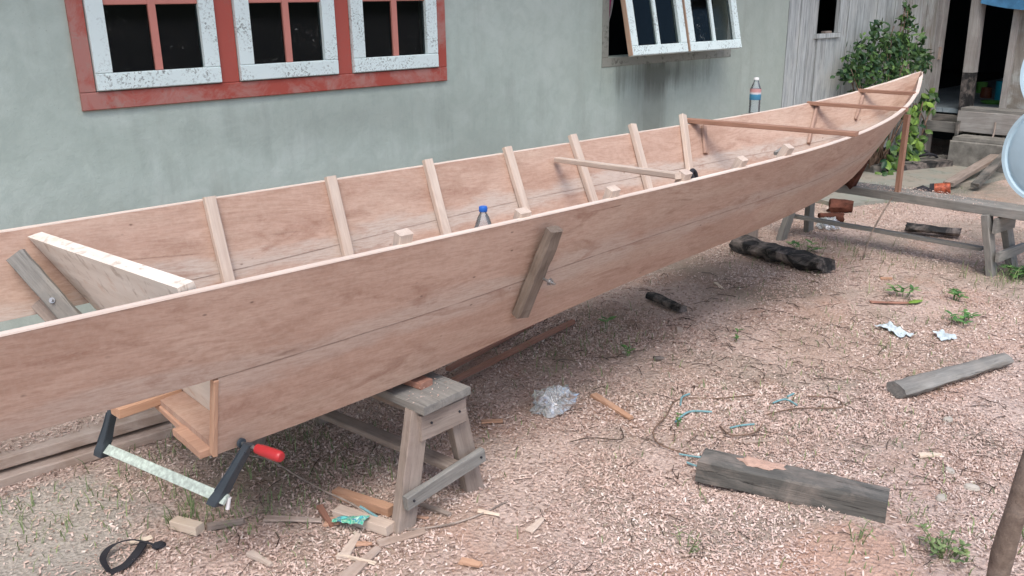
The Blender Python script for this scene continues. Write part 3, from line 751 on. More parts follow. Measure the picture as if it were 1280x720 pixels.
sash(1.209, 1.764, 1.256, 2.015, WY-.012, wf); sash(1.862, 2.388, 1.256, 2.015, WY-.012, wf); sash(2.482, 3.022, 1.256, 2.015, WY-.012, wf)
# cement framed window with two sashes hinged at the head and pushed open
cf = box('window_frame', 4.37, 5.78, WY-.006, WY+.03, 1.175, 1.234, M['cement'], house, .003)
box('frame_side', 4.37, 4.429, WY-.0055, WY+.03, 1.2345, 2.1, M['cement'], cf, .003)
box('frame_side', 5.721, 5.78, WY-.0055, WY+.03, 1.2345, 2.1, M['cement'], cf, .003)
def open_sash(x0, x1, ang, z0=1.23, z1=2.02, yaw=0.):
    s = sash(x0, x1, z0, z1, WY-.03, None, .062, cross=False)
    piv = Matrix.Translation(((x0+x1)/2, WY-.03, z1)); Rm = piv @ Matrix.Rotation(yaw, 4, 'Z') @ Matrix.Rotation(ang, 4, 'X') @ piv.inverted()
    for ch in [s]:
        W[s] = Rm @ W[s]; s.matrix_world = W[s]
    s.parent = cf; s.matrix_local = W[cf].inverted() @ W[s]
    e = plank('bare_edge', (x0-.0035, WY-.03, z0+.004), (x0-.0035, WY-.03, z1), .036, .006, M['paint_edge'], None, up=(1,0,0), c=.001)
    W[e] = Rm @ W[e]; e.parent = s; e.matrix_local = W[s].inverted() @ W[e]
open_sash(4.425, 4.985, R(-13)); open_sash(5.015, 5.60, R(-13))
# curtain in the gap
vs, fs = [], []
for i in range(13):
    for j in range(8):
        z = 1.95-j*.075; x = 4.442+.010*i*(1-.11*j)
        vs.append((x, WY+.05+.012*math.sin(i*1.4+j*.3), z))
for i in range(12):
    for j in range(7): a0 = i*8+j; fs.append((a0, a0+8, a0+9, a0+1))
cu = mesh_obj('curtain', vs, fs, M['curtain'], house, smooth=True)
hem = [(4.565, WY+.04, 1.95)]+[(4.442+.12*(1-.11*j)+.004, WY+.045+.006*math.sin(j*2), 1.95-j*.075) for j in range(1, 8)]+[(4.45, WY+.045, 1.395)]
tube('lace_hem', curve(hem, 4), .01, M['lace'], cu, 6, flat=(.02,.006))
# corner trim of plaster wall
# ------------------------------------------------------------------ wooden house
wh = thing('stilt_house', (8, 4.1, 0), 'old whitewashed timber house on low piers with a dark open porch', 'house')
vs, fs, at = [], [], []
def addbox(x0, x1, y0, y1, z0, z1, r):
    i = len(vs); vs.extend([(x0,y0,z0),(x1,y0,z0),(x1,y1,z0),(x0,y1,z0),(x0,y0,z1),(x1,y0,z1),(x1,y1,z1),(x0,y1,z1)])
    for f in ((0,3,2,1),(4,5,6,7),(0,1,5,4),(1,2,6,5),(2,3,7,6),(3,0,4,7)): fs.append(tuple(i+k for k in f)); at.append(r)
x = 6.545
brk = [6.72, 6.85, 6.99, 7.14, 7.285, 7.46, 7.63, 7.79, 7.97, 8.13, 8.30, 8.48, 8.63, 8.80, 8.95, 9.10, 9.22]
for b in brk:
    yo = random.uniform(-.006, .006); r = random.random(); zb = .38+random.uniform(-.03, .03)
    if 6.98 < (x+b)/2 < 7.29:
        addbox(x+.003, b-.003, WY+yo, WY+.02+yo, zb-.2, 1.30, r); addbox(x+.003, b-.003, WY+yo, WY+.02+yo, 1.95, 2.75, r)
    else: addbox(x+.003, b-.003, WY+yo, WY+.02+yo, zb-.2, 2.75, r)
    x = b
mesh_obj('plank_wall', vs, fs, M['plankwall'], wh, Matrix.Identity(4), attr=at)
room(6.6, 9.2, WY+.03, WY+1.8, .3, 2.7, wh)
w3 = box('window_frame', 6.95, 7.33, WY-.02, WY+.015, 1.262, 1.30, M['plankwall'], wh)
box('jamb', 7.287, 7.36, WY-.018, WY+.015, 1.302, 1.95, M['plankwall'], w3)
box('latch_block', 7.10, 7.20, WY-.01, WY+.03, 1.302, 1.318, M['old'], w3)
# corner post and porch
PX = 9.36
plank('corner_post', (9.30, 4.13, .02), (9.30, 4.13, 2.8), .12, .12, M['silver'], wh, up=(0,1,0), rough=.003)
box('latch_block', 9.24, 9.27, 4.05, 4.068, .98, 1.10, M['board'], wh)
vs, fs, at = [], [], []
for k in range(12):
    y1 = 4.9-k*.30; addbox(PX, 14.2, y1-.295, y1, .455+random.uniform(-.004,.004), .495, random.random())
dk = mesh_obj('porch_floor', vs, fs, M['deckb'], wh, Matrix.Identity(4), attr=at)
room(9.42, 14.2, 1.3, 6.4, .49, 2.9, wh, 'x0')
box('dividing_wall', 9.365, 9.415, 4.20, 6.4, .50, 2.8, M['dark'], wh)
plank('porch_beam', (9.33, 4.9, .355), (9.33, 1.4, .355), .08, .16, M['darkb'], wh, rough=.004, seg=14)
plank('porch_beam', (9.20, 4.34, .33), (9.20, 3.72, .33), .05, .10, M['grey'], wh, rough=.004)
for y, m_ in ((4.28, 'conc'), (3.45, 'conc'), (2.4, 'conc')):
    plank('pier', (9.34, y, -.1), (9.34, y, .276), .26, .22, M[m_], wh, up=(0,1,0), rough=.006, c=.01)
po = plank('porch_post', (9.34, 3.775, .86), (9.34, 3.80, 2.8), .11, .10, M['silver'], wh, up=(0,1,0), rough=.003, seg=10)
plank('post_foot', (9.34, 3.765, .44), (9.34, 3.775, .862), .112, .102, M['char'], po, up=(0,1,0), rough=.003)
vs, fs, at = [], [], []
for k in range(9):
    y1 = 3.415-k*.2; addbox(9.37, 9.39, y1-.196, y1, .50, 2.8, random.random())
mesh_obj('porch_wall', vs, fs, M['plankwall'], wh, Matrix.Identity(4), attr=at)
plank('corner_post', (9.35, 3.425, .49), (9.35, 3.425, 2.8), .06, .05, M['silver'], wh, up=(0,1,0))
# near-black sheet standing in for the darkness below the porch
vs = [(10.6, 1.3, -.1), (10.6, 6, -.1), (10.6, 6, .45), (10.6, 1.3, .45)]
mesh_obj('underfloor_dark_sheet', vs, [(0,1,2,3)], M['dark'], wh, Matrix.Identity(4))
plank('unseen_eave', (6.6, WY-.25, 2.79), (9.4, WY-.25, 2.79), .7, .03, M['roof'], wh)
plank('unseen_eave', (9.1, 1.2, 2.82), (9.1, 4.4, 2.82), .7, .03, M['roof'], wh)
# steps: two broad boards
st = thing('porch_steps', (9.0, 3.4, 0), 'two broad grey boards forming rough steps up to the dark porch', 'steps')
plank('step_board', (9.12, 3.74, .41), (9.12, 2.95, .41), .03, .20, M['silver'], st, up=(0,0,1), rough=.004, c=.004)
plank('tread', (9.22, 3.72, .525), (9.22, 2.95, .525), .21, .03, M['grey'], st, rough=.003)
plank('step_board', (8.80, 3.64, .125), (8.80, 2.85, .125), .05, .28, M['conc'], st, rough=.004, c=.01)
plank('tread', (8.94, 3.64, .28), (8.94, 2.85, .28), .24, .03, M['conc'], st, rough=.004)
tube('upright', [(9.03,3.70,.0), (9.05,3.70,.42)], .02, M['darkb'], st, 6)
tube('upright', [(9.03,3.36,.27), (9.06,3.36,.34), (9.08,3.37,.43)], .008, M['old'], st, 6)
# blue tarp over the porch head
vs, fs = [], []
for i in range(15):
    y = 3.72-i*.12
    for j in range(5):
        vs.append((9.26+.02*math.sin(i*1.1)-j*.01, y, 1.95-j*.105-.04*math.sin(i*.45+.4)-.012*i*(j/4)))
for i in range(14):
    for j in range(4): a0 = i*5+j; fs.append((a0, a0+1, a0+6, a0+5))
o = mesh_obj('tarpaulin', vs, fs, M['tarp'], None, smooth=True); tag(o, 'blue tarpaulin hanging across the top of the dark porch opening', 'tarpaulin')
# things on the porch floor
def cup(x, y, r, h, mat, name, lab, cat, gr=None, top=1.1, z=.497):
    o = lathe(name, [(r, 0), (r*1.02, h*.1), (r*top, h*.97), (r*top, h), (r*top-.004, h), (r*.93, .01)], Matrix.Translation((x, y, z)), M[mat], None, 16); return tag(o, lab, cat, gr)
cup(11.1, 4.33, .055, .12, 'green', 'plastic_cup', 'small lime green cup on the dark porch floor beside the charred post', 'cup')
cup(10.6, 4.08, .06, .11, 'jar', 'glass_jar', 'brown jar on the porch floor between the green cup and blue tumbler', 'jar', top=.9)
cup(10.3, 3.79, .075, .21, 'cyan', 'tumbler', 'tall bright blue tumbler on the porch floor', 'tumbler')
cup(10.05, 3.79, .09, .025, 'green', 'plate', 'lime green plate on the porch floor in front of the blue tumbler', 'plate', top=1.35)

# concrete slab in front of the timber house
def slab(name, poly, z, th, mat, **k):
    n = len(poly); vs = [(x, y, z) for x, y in poly]+[(x, y, z-th) for x, y in poly]
    fs = [tuple(range(n))]+[(i, i+n, (i+1)%n+n, (i+1)%n) for i in range(n)]
    return tag(mesh_obj(name, vs, fs, M[mat]), **k)
slab('path', [(6.6,3.95),(6.45,3.45),(7.1,3.2),(7.6,3.35),(8.1,3.1),(8.65,3.0),(8.85,3.5),(9.1,4.0),(8.2,4.09)], .03, .12, 'slabm', kind='structure')
o = plank('old_board', (7.9, 4.0, .06), (9.0, 3.72, .05), .16, .06, M['darkb'], rough=.006); tag(o, 'blackened board lying on the slab at the foot of the timber house', 'board', 'dark boards by the pier')
o = plank('old_board', (8.2, 3.84, .055), (8.75, 3.62, .055), .12, .05, M['char'], rough=.006); tag(o, 'short black board lying in front of the longer one near the steps', 'board', 'dark boards by the pier')
o = plank('old_board', (7.3, 4.03, .10), (8.3, 4.06, .10), .05, .14, M['darkb'], rough=.006); tag(o, 'dark board on edge against the wall below the bush', 'board', 'dark boards by the pier')
pts = [(8.75+.12*math.cos(t), 3.86+.12*math.sin(t), .10+.03*math.sin(2*t)) for t in np.linspace(0, 6, 20)]+[(8.5,3.8,.05),(8.3,3.9,.05)]
o = tube('rubber_hose', pts, .012, M['rubber']); tag(o, 'coiled black hose lying on the dark boards by the pier', 'hose')
o = plank('plank_offcut', G(7.75,3.18,.05), G(8.75,3.20,.17), .09, .035, M['old'], rough=.004); tag(o, 'grey plank slanting up against the lowest porch step', 'plank', 'slanting planks by the steps')
o = plank('plank_offcut', G(7.85,3.00,.05), G(8.72,3.07,.25), .07, .035, M['darkb'], rough=.004); tag(o, 'darker plank crossing over the grey one at the lowest porch step', 'plank', 'slanting planks by the steps')
o = thing('paint_can', G(7.55,3.1), 'small can with an orange label lying past the bow sawhorse', 'can')
q = Matrix.Translation(G(7.50,3.12,.05)) @ Matrix.Rotation(R(80), 4, 'X') @ Matrix.Rotation(R(20), 4, 'Y')
lathe('can_body', [(.045, -.06), (.048, -.058), (.048, .058), (.045, .06)], q, M['can'], o, 16)
q2 = q @ Matrix.Translation((0,0,-.075)); lathe('lid', [(.046, -.02), (.05, -.018), (.05, .012), (.046, .014)], q2, M['rubber'], o, 16)
o = tube('glove', [G(7.35,3.3,.03), G(7.4,3.24,.045), G(7.44,3.2,.03)], [.02,.04,.025], M['rubber'], n=8); tag(o, 'crumpled black rag lying beside the orange can', 'rag')

# pale blue tubs at the right edge
def tub(loc, nrm, r, lab, pr=None):
    q = V(nrm).normalized().to_track_quat('Z', 'Y').to_matrix().to_4x4(); q.translation = V(loc)
    o = lathe('plastic_tub', [(.001,.012), (r*.80, .012), (r*.86, .004), (r*.90, -.002), (r*.93, .012), (r*.99, .014), (r, .006), (r*.995, -.01), (r*.93, -.03), (r*.72, -.13), (r*.001, -.135)], q, M['tub'], None, 48, False)
    return tag(o, lab, 'tub', 'blue plastic tubs')
tub((5.60, 1.745, .735), (-.85,.18,.12), .295, 'pale blue round plastic tub standing on its edge on the grey sawhorse')
tub((5.74, 1.715, 1.21), (-.85,.10,.30), .33, 'pale blue round plastic tub hung above the other tub, at the right edge')
o = tube('stake', [(5.84, 1.68, -.05), (5.84, 1.69, .7), (5.84, 1.68, 1.5)], .025, M['pole']); tag(o, 'upright stake behind the two pale blue tubs', 'stake')

# ------------------------------------------------------------------ plants
def leaf(vs, fs, at, p, d, nrm, L, w, r):
    d = V(d).normalized(); s = d.cross(V(nrm))
    if s.length < 1e-3: s = d.cross(V((1,0,0)))
    s.normalize(); n_ = s.cross(d); i = len(vs)
    for (t, k, b) in ((0,.08,0), (.3,.9,.10), (.62,.85,.10), (1,.03,-.06)):
        c = p+d*(t*L)+n_*(b*L*.5)
        vs.append(c-s*(w*k/2)-n_*(.12*w*k)); vs.append(c); vs.append(c+s*(w*k/2)-n_*(.12*w*k))
    for k in range(3):
        a0 = i+k*3; fs.append((a0, a0+1, a0+4, a0+3)); fs.append((a0+1, a0+2, a0+5, a0+4)); at += [r, r]
def rv(): return V((random.gauss(0,1), random.gauss(0,1), random.gauss(0,1)))
bush = thing('leafy_bush', (8.1, 3.95, 0), 'dark green leafy bush growing against the timber wall behind the bow', 'bush')
vs, fs, at = [], [], []
blobs = [((7.25,3.95,1.00),.13,90), ((7.42,3.93,1.10),.17,150), ((7.6,3.90,1.06),.20,200), ((7.62,3.93,1.31),.10,60), ((7.78,3.9,1.26),.13,90), ((7.95,3.87,1.12),.20,200), ((8.15,3.92,1.22),.14,110), ((8.22,3.94,1.38),.09,60), ((8.20,3.94,1.50),.05,24), ((8.33,3.9,1.14),.17,140), ((8.55,3.92,1.04),.13,100), ((8.70,3.95,.97),.08,50), ((7.5,3.88,.86),.2,160), ((7.85,3.86,.86),.24,220), ((8.2,3.88,.88),.2,150), ((7.8,3.95,.5),.22,70), ((7.6,3.95,.35),.2,40)]
for (c, r, n) in blobs:
    for k in range(int(n*.72)):
        d = rv().normalized(); rr = r*random.random()**.5*(1+.8*noise.noise(d*2.6+V(c)*3))
        p = V(c)+V((d.x*rr*1.15, d.y*rr*.55, d.z*rr))
        if p.y > 4.07: p.y = 4.07-random.random()*.05
        q = (V((-.35,-.55,.5))+rv()*.55).normalized(); dd = (rv()+V((0,0,-.5)))
        leaf(vs, fs, at, p, dd, q, random.uniform(.038,.082), random.uniform(.022,.042), min(1, max(0, random.gauss(.40,.30)+.3*noise.noise(p*3))))
mesh_obj('foliage', vs, fs, M['leaf'], bush, attr=at)
vs, fs = [], []
for k in range(26):
    c, r, n = random.choice(blobs); e = V(c)+rv()*r*.4; e.y = min(e.y, 4.05)
    b = V((random.uniform(7.9,8.3), 4.0, 0)); m = b.lerp(e, .5)+rv()*.06; m.y = min(m.y, 4.05)
    v_, f_ = sweep(curve([b, m, e], 5), [.010-.0007*i for i in range(11)], 5); i0 = len(vs); vs += v_; fs += [tuple(i0+k2 for k2 in f) for f in f_]
mesh_obj('stem', vs, fs, M['vine'], bush, smooth=True)
vine = thing('leafy_vine', (8.7, 3.95, 0), 'bright green broad-leaved vine climbing the pier under the bow tip', 'vine')
vs, fs, at = [], [], []
for (c, r, n) in [((8.95,4.02,.60),.10,34), ((8.62,3.98,.50),.10,30), ((8.60,3.95,.30),.11,40), ((8.75,3.96,.22),.09,26), ((8.1,3.9,.16),.22,50), ((8.4,3.9,.12),.15,30)]:
    for k in range(n):
        p = V(c)+V((random.gauss(0,r*.6), -abs(random.gauss(0,r*.3)), random.gauss(0,r*.55))); p.z = max(p.z, .05)
        leaf(vs, fs, at, p, V((-.2,-.3,-.9))+rv()*.5, (V((-.6,-.5,.4))+rv()*.4), random.uniform(.06,.11), random.uniform(.045,.08), min(1, max(0, random.gauss(.42,.3))))
mesh_obj('foliage', vs, fs, M['vineleaf'], vine, attr=at)
v_, f_ = [], []
for k in range(6):
    a_ = V((random.uniform(8.4,9.0), 4.0, 0)); v1, f1 = sweep(curve([a_, a_+V((random.uniform(-.1,.1),-.05,.3)), a_+V((random.uniform(-.2,.2),-.02,.6))], 4), .006, 5); i0 = len(v_); v_ += v1; f_ += [tuple(i0+q_ for q_ in f) for f in f1]
mesh_obj('stem', v_, f_, M['vine'], vine)
# small weeds in the yard
def weed(x, y, n, L, spread, lab, mat='weed', w=.45, up=.5, h=.05):
    t = thing('weed', G(x, y), lab, 'weed', 'small weeds growing through the shavings')
    vs, fs, at = [], [], []; sv, sf = [], []
    for k in range(n):
        a_ = random.uniform(0, 6.283); r = spread*random.random()**.7
        b = G(x+r*math.cos(a_)*.5, y+r*math.sin(a_)*.5, .0); tip = G(x+r*math.cos(a_), y+r*math.sin(a_), h*random.uniform(.4,1.2))
        v1, f1 = sweep([b, b.lerp(tip, .5)+V((0,0,.01)), tip], .0016, 4); i0 = len(sv); sv += v1; sf += [tuple(i0+q_ for q_ in f) for f in f1]
        for m in range(3):
            d = V((math.cos(a_+m*2.1-2.1), math.sin(a_+m*2.1-2.1), up*random.uniform(-.2,1)))
            leaf(vs, fs, at, tip, d, V((0,0,1))+rv()*.2, L*random.uniform(.6,1.1), L*w, random.random())
    mesh_obj('leaves', vs, fs, M[mat], t, attr=at); mesh_obj('stem', sv, sf, M[mat], t, attr=[.3]*len(sf))
weed(4.86,1.88,7,.05,.07,'small leafy weed between the bow sawhorse leg and the paper scraps')
weed(4.52,1.69,9,.05,.07,'low green weed just behind the smaller paper scrap')
weed(4.70,2.09,8,.05,.07,'low green weed left of the others, beside a yellowish leaf')
weed(2.46,.87,26,.024,.085,'bushy pale green weed clump left of the leaning pole','grass',.5,.9,.05)
weed(2.72,.72,14,.024,.06,'green weed tuft partly behind the leaning pole','grass',.5,.9,.05)
weed(5.55,1.80,16,.06,.10,'ragged weed growing round the foot of the grey sawhorse')
weed(3.13,2.87,2,.06,.02,'broad-leaved seedling under the middle of the hull')
weed(3.48,2.34,3,.03,.025,'tiny seedling in the open shavings beyond the plastic bag')
weed(2.93,2.55,4,.03,.03,'thin seedling to the left of the curled bark strip')
weed(2.33,1.08,5,.03,.05,'spindly weed at the foot of the sooty beam near its right end','grass',.15,1.2,.05)
weed(1.93,1.42,7,.035,.06,'spidery grass weed in front of the middle of the sooty beam','grass',.1,1.0,.05)
weed(5.15,3.0,8,.06,.12,'weed in the shade under the bow beside the red block')
weed(2.55,1.95,3,.02,.02,'tiny green sprout beside the blue twine')
# grass, as ground cover
vs, fs, at = [], [], []
def blade(x, y, h, r):
    p = G(x, y); a_ = random.uniform(0, 6.283); d = V((math.cos(a_), math.sin(a_), 0)); s = V((-d.y, d.x, 0))*.0018; i = len(vs)
    m = p+d*h*.25+V((0,0,h*.65)); e = p+d*h*.75+V((0,0,h*.95))
    vs.extend([p-s, p+s, m+s*.8, m-s*.8, e+s*.15, e-s*.15]); fs.append((i,i+1,i+2,i+3)); fs.append((i+3,i+2,i+4,i+5)); at.extend([r, r])
for (cx, cy, sx_, sy_, n, h) in [(.50,2.90,.10,.12,110,.04), (.80,2.85,.14,.12,70,.05), (.95,3.1,.16,.05,60,.06), (.85,2.62,.03,.03,26,.05), (1.3,2.75,.2,.2,150,.05), (1.05,2.45,.15,.08,110,.035), (.9,2.62,.06,.05,60,.05), (2.9,2.75,.25,.2,140,.05), (2.75,1.75,.3,.15,110,.03), (3.0,1.35,.3,.2,90,.03), (5.2,2.7,.3,.3,160,.06), (4.6,2.7,.5,.4,110,.03), (5.5,1.85,.15,.1,120,.08), (4.4,1.75,.4,.2,130,.03), (3.9,1.95,.25,.15,80,.03), (2.5,1.0,.25,.12,120,.035), (1.0,2.2,.15,.2,60,.025), (7.6,3.5,.7,.3,250,.04), (1.8,2.5,.3,.3,90,.03), (3.3,1.8,.8,.5,150,.03), (1.45,2.5,.08,.1,50,.05)]:
    for k in range(n): blade(random.gauss(cx, sx_), random.gauss(cy, sy_), h*random.uniform(.4,1.3), random.random())
o = mesh_obj('sparse_grass', vs, fs, M['grass'], None, Matrix.Identity(4), attr=at); tag(o, 'thin scattered grass blades poking up through the wood shavings', 'grass', kind='stuff')
# twig litter
vs, fs = [], []
for k in range(750):
    x = random.uniform(.9, 5.6); y = random.uniform(.7, 3.4)
    if random.random() < .5: x, y = random.gauss(3.3,.8), random.gauss(2.0,.6)
    a_ = random.uniform(0, 6.283); L = random.uniform(.015, .06); b = random.uniform(-.6,.6)
    pts = [G(x, y, .006), G(x+L*math.cos(a_), y+L*math.sin(a_), random.uniform(.004,.014)), G(x+L*math.cos(a_)+L*math.cos(a_+b), y+L*math.sin(a_)+L*math.sin(a_+b), .004)]
    v1, f1 = sweep(pts, random.uniform(.0007,.0017), 4); i0 = len(vs); vs += v1; fs += [tuple(i0+q_ for q_ in f) for f in f1]
o = mesh_obj('twig_litter', vs, fs, M['twig'], None, Matrix.Identity(4)); tag(o, 'thin dark twigs and stalks littered over the shavings', 'twigs', kind='stuff')

# ------------------------------------------------------------------ timber on the ground
o = plank('sooty_beam', (2.31,1.66,.036), (2.535,1.09,.034), .105, .085, M['darkb'], rough=.0045, c=.005, seg=28); tag(o, 'thick grey-black square beam lying in the shavings at the lower right', 'beam')
def rough_log(name, a_, b_, r0, r1, fl, mat, lab, cat, n=10, seg=18, am=.25):
    Mx, L = frame(a_, b_); vs, fs = [], []; sd = random.random()*50
    for i in range(seg+1):
        s = i/seg; r = r0+(r1-r0)*s
        for k in range(n):
            t = 2*math.pi*k/n; q = 1+am*noise.noise(V((math.cos(t)*1.5+sd, math.sin(t)*1.5, s*L*7)))+am*.5*noise.noise(V((math.cos(t)*5, math.sin(t)*5+sd, s*L*30)))
            dx = (r*.5*noise.noise(V((math.cos(t)*2, math.sin(t)*2, sd+i)))) if i in (0, seg) else 0
            vs.append((s*L+dx, r*q*math.cos(t), r*fl*q*math.sin(t)))
    for i in range(seg):
        for k in range(n): a0, b0 = i*n+k, i*n+(k+1)%n; fs.append((a0, a0+n, b0+n, b0))
    fs.append(tuple(range(n))); fs.append(tuple(range((seg+1)*n-1, seg*n-1, -1)))
    return tag(mesh_obj(name, vs, fs, M[mat], None, Mx, smooth=45), lab, cat)
rough_log('split_log', (3.42,1.50,.03), (4.10,1.325,.03), .055, .038, .6, 'grey', 'grey split log lying on the shavings at the right', 'log')
rough_log('charred_log', (4.86,3.28,.05), (4.80,2.62,.045), .10, .085, .55, 'char', 'thick charred log with ashy patches lying beyond the bow underside', 'log', am=.4)
rough_log('charred_stick', (3.655,3.03,.022), (3.61,2.76,.02), .035, .03, .6, 'char', 'short black charred stick lying under the hull beside the shavings', 'stick', am=.3)
rough_log('charred_stick', (6.1,2.75,.04), (6.2,2.42,.04), .06, .05, .5, 'char', 'black charred stick lying behind the grey bow sawhorse', 'stick', am=.3)
rough_log('charcoal_lump', (2.985,2.44,.012), (3.02,2.41,.012), .013, .01, .8, 'char', 'small black charcoal lump in the shavings beyond the bag', 'charcoal', am=.3, seg=5)
# stack of boards on the ground at the left
bs = [((-.6,3.47,.078), (1.05,3.42,.078), .34, .042, 'board', 'wide dusty board on top of the stack at the lower left'),
      ((-.6,3.42,.022), (1.12,3.36,.022), .30, .038, 'board', 'wide dusty board underneath, at the bottom of the left stack'),
      ((-.6,3.60,.116), (1.15,3.50,.116), .10, .03, 'pink', 'narrow pink board lying along the back of the left stack')]
for a_, b_, w, t, m_, lab in bs:
    o = plank('timber_board', a_, b_, w, t, M[m_], rough=.0015, c=.003, seg=20); tag(o, lab, 'board', 'boards stacked under the stern')
for a_, b_, m_, lab in [((2.12,2.86,.018), (3.05,3.03,.02), 'brown', 'long red-brown lath on the ground under the hull, nearer the camera'), ((2.2,2.98,.018), (3.1,3.22,.018), 'brown', 'long red-brown lath on the ground under the hull, farther from the camera')]:
    o = plank('wooden_lath', a_, b_, .028, .02, M[m_], rough=.001); tag(o, lab, 'lath', 'laths under the hull')
# off-cuts:  a, b, width, thick, material, label
oc = [((1.275,2.395),(1.345,2.16),.036,.03,'orange','orange-sided square offcut just left of the near sawhorse foot','square'),
      ((1.215,2.285),(1.285,2.075),.045,.032,'pale','thick pale offcut with a rounded top under the green wrapper','square'),
      ((1.195,2.36),(1.165,2.235),.022,.014,'brown','dark brown chip of wood standing in the litter left of the wrapper',''),
      ((1.165,2.27),(1.20,2.235),.045,.01,'pink','small pinkish square chip beside the dark brown one',''),
      ((1.03,2.43),(1.16,2.29),.03,.008,'board','flat grey splinter lying left of the dark brown chip',''),
      ((.80,2.60),(.845,2.50),.038,.03,'palew','white-faced block offcut at the lower left','square'),
      ((.87,2.505),(.965,2.445),.022,.02,'old','grey barky stick next to the white block offcut',''),
      ((.905,2.275),(.925,2.17),.024,.014,'pale','narrow pale batten end sticking up from the bottom edge of the picture',''),
      ((1.06,1.98),(1.21,2.03),.05,.010,'board','long flat grey board scrap at the bottom left of the sawhorse',''),
      ((1.10,2.06),(1.20,2.13),.040,.010,'pale','flat pale board scrap lying below the green wrapper',''),
      ((1.22,2.05),(1.36,2.0),.035,.008,'board','thin pinkish-grey scrap pointing at the near sawhorse foot',''),
      ((1.165,2.10),(1.205,2.06),.02,.012,'pink','tiny square offcut among the flat scraps',''),
      ((1.10,2.09),(1.16,1.97),.016,.010,'palew','narrow white strip over the flat scraps at the bottom',''),
      ((1.36,1.815),(1.385,1.755),.028,.012,'orange','small orange chip at the bottom edge right of the sawhorse',''),
      ((2.50,2.36),(2.445,2.10),.034,.016,'orange','long split sliver with a bright orange side beyond the plastic bag',''),
      ((1.37,2.13),(1.42,2.06),.02,.006,'pink','curled pink shaving strip at the near sawhorse foot',''),
      ((1.45,2.14),(1.475,2.02),.02,.010,'old','grey splinter leaning between the near sawhorse legs',''),
      ((2.00,2.50),(2.06,2.44),.03,.006,'orange','thin orange chip left of the plastic bag',''),
      ((1.25,2.40),(1.35,2.33),.03,.008,'old','flat grey scrap behind the orange-sided offcut',''),
      ((.66,2.60),(.72,2.58),.02,.006,'palew','small white flake near the black strap',''),
      ((1.56,1.98),(1.60,1.92),.02,.004,'palew','little pale flake right of the near sawhorse',''),
      ((4.15,2.95),(4.08,2.85),.02,.006,'palew','curled pale strip between the two charred pieces',''),
      ((3.40,2.62),(3.33,2.56),.035,.008,'board','pale bark chip in the middle of the yard',''),
      ((3.0,1.20),(3.06,1.15),.025,.010,'palew','pair-like pale chip right of the sooty beam',''),
      ((4.45,2.15),(4.6,2.0),.03,.008,'brown','reddish strip beside the yellow leaf in the yard',''),
      ((4.95,2.35),(5.0,2.3),.03,.012,'orange','small orange-brown scrap before the grey sawhorse',''),
      ((2.63,1.70),(2.72,1.63),.02,.006,'board','thin pinkish splinter behind the sooty beam',''),
      ((1.62,1.80),(1.70,1.82),.03,.005,'pale','flat pale flake at the bottom centre','')]
for (a_, b_, w, t, m_, lab, kd) in oc:
    o = plank('wood_offcut', G(*a_, t*.5+.004), G(*b_, t*.5+.006), w, t, M[m_], rough=.002 if kd else .003, c=.002, taper=1. if kd else random.uniform(.4,.9), seg=8); tag(o, lab, 'offcut', 'offcuts scattered on the shavings')
# pebbly scraps in yard
for k, (x, y, r, lab) in enumerate([(2.78,1.02,.018,'small pale stone near the right end of the sooty beam'), (2.98,1.08,.016,'small flat stone between the beam and the leaning pole'), (2.92,.98,.02,'pinkish stone closest to the leaning pole'), (3.35,1.25,.018,'pale stone halfway between beam and split log')]):
    Mx = Matrix.Translation(G(x, y, r*.3)); pr = [(.001,-r*.6),(r*.7,-r*.5),(r,-.1*r),(r*.8,r*.35),(.3*r,r*.55),(.001,r*.56)]
    o = lathe('pebble', pr, Mx @ Matrix.Rotation(k, 4, 'Z') @ Matrix.Scale(1.4, 4, (1,0,0)), M['stone'], None, 9, False); tag(o, lab, 'stone', 'pebbles at the lower right')
for x, y, rr_, lab in [(5.88,3.30,.05,'dark red brick lump under the long grey rail of the bow sawhorse'), (6.28,3.45,.06,'rusty red brick lump behind the bow sawhorse, the farther of two')]:
    o = rough_log('brick_lump', G(x,y,.05), G(x+.10,y-.13,.05), rr_, rr_*.9, .85, 'brick', lab, 'brick', am=.25, seg=6); o['group'] = 'red brick lumps'

# leaning pole at the right edge
pts = [(2.235,.655,-.05), (2.20,.64,.25), (2.185,.605,.55), (2.17,.56,1.0), (2.15,.50,1.5), (2.13,.45,2.1)]
o = tube('leaning_pole', curve(pts, 6), [.0265+.0018*math.sin(i*1.3) for i in range(31)], M['pole'], n=14); tag(o, 'rough brown round pole leaning at the right edge in the foreground', 'pole')

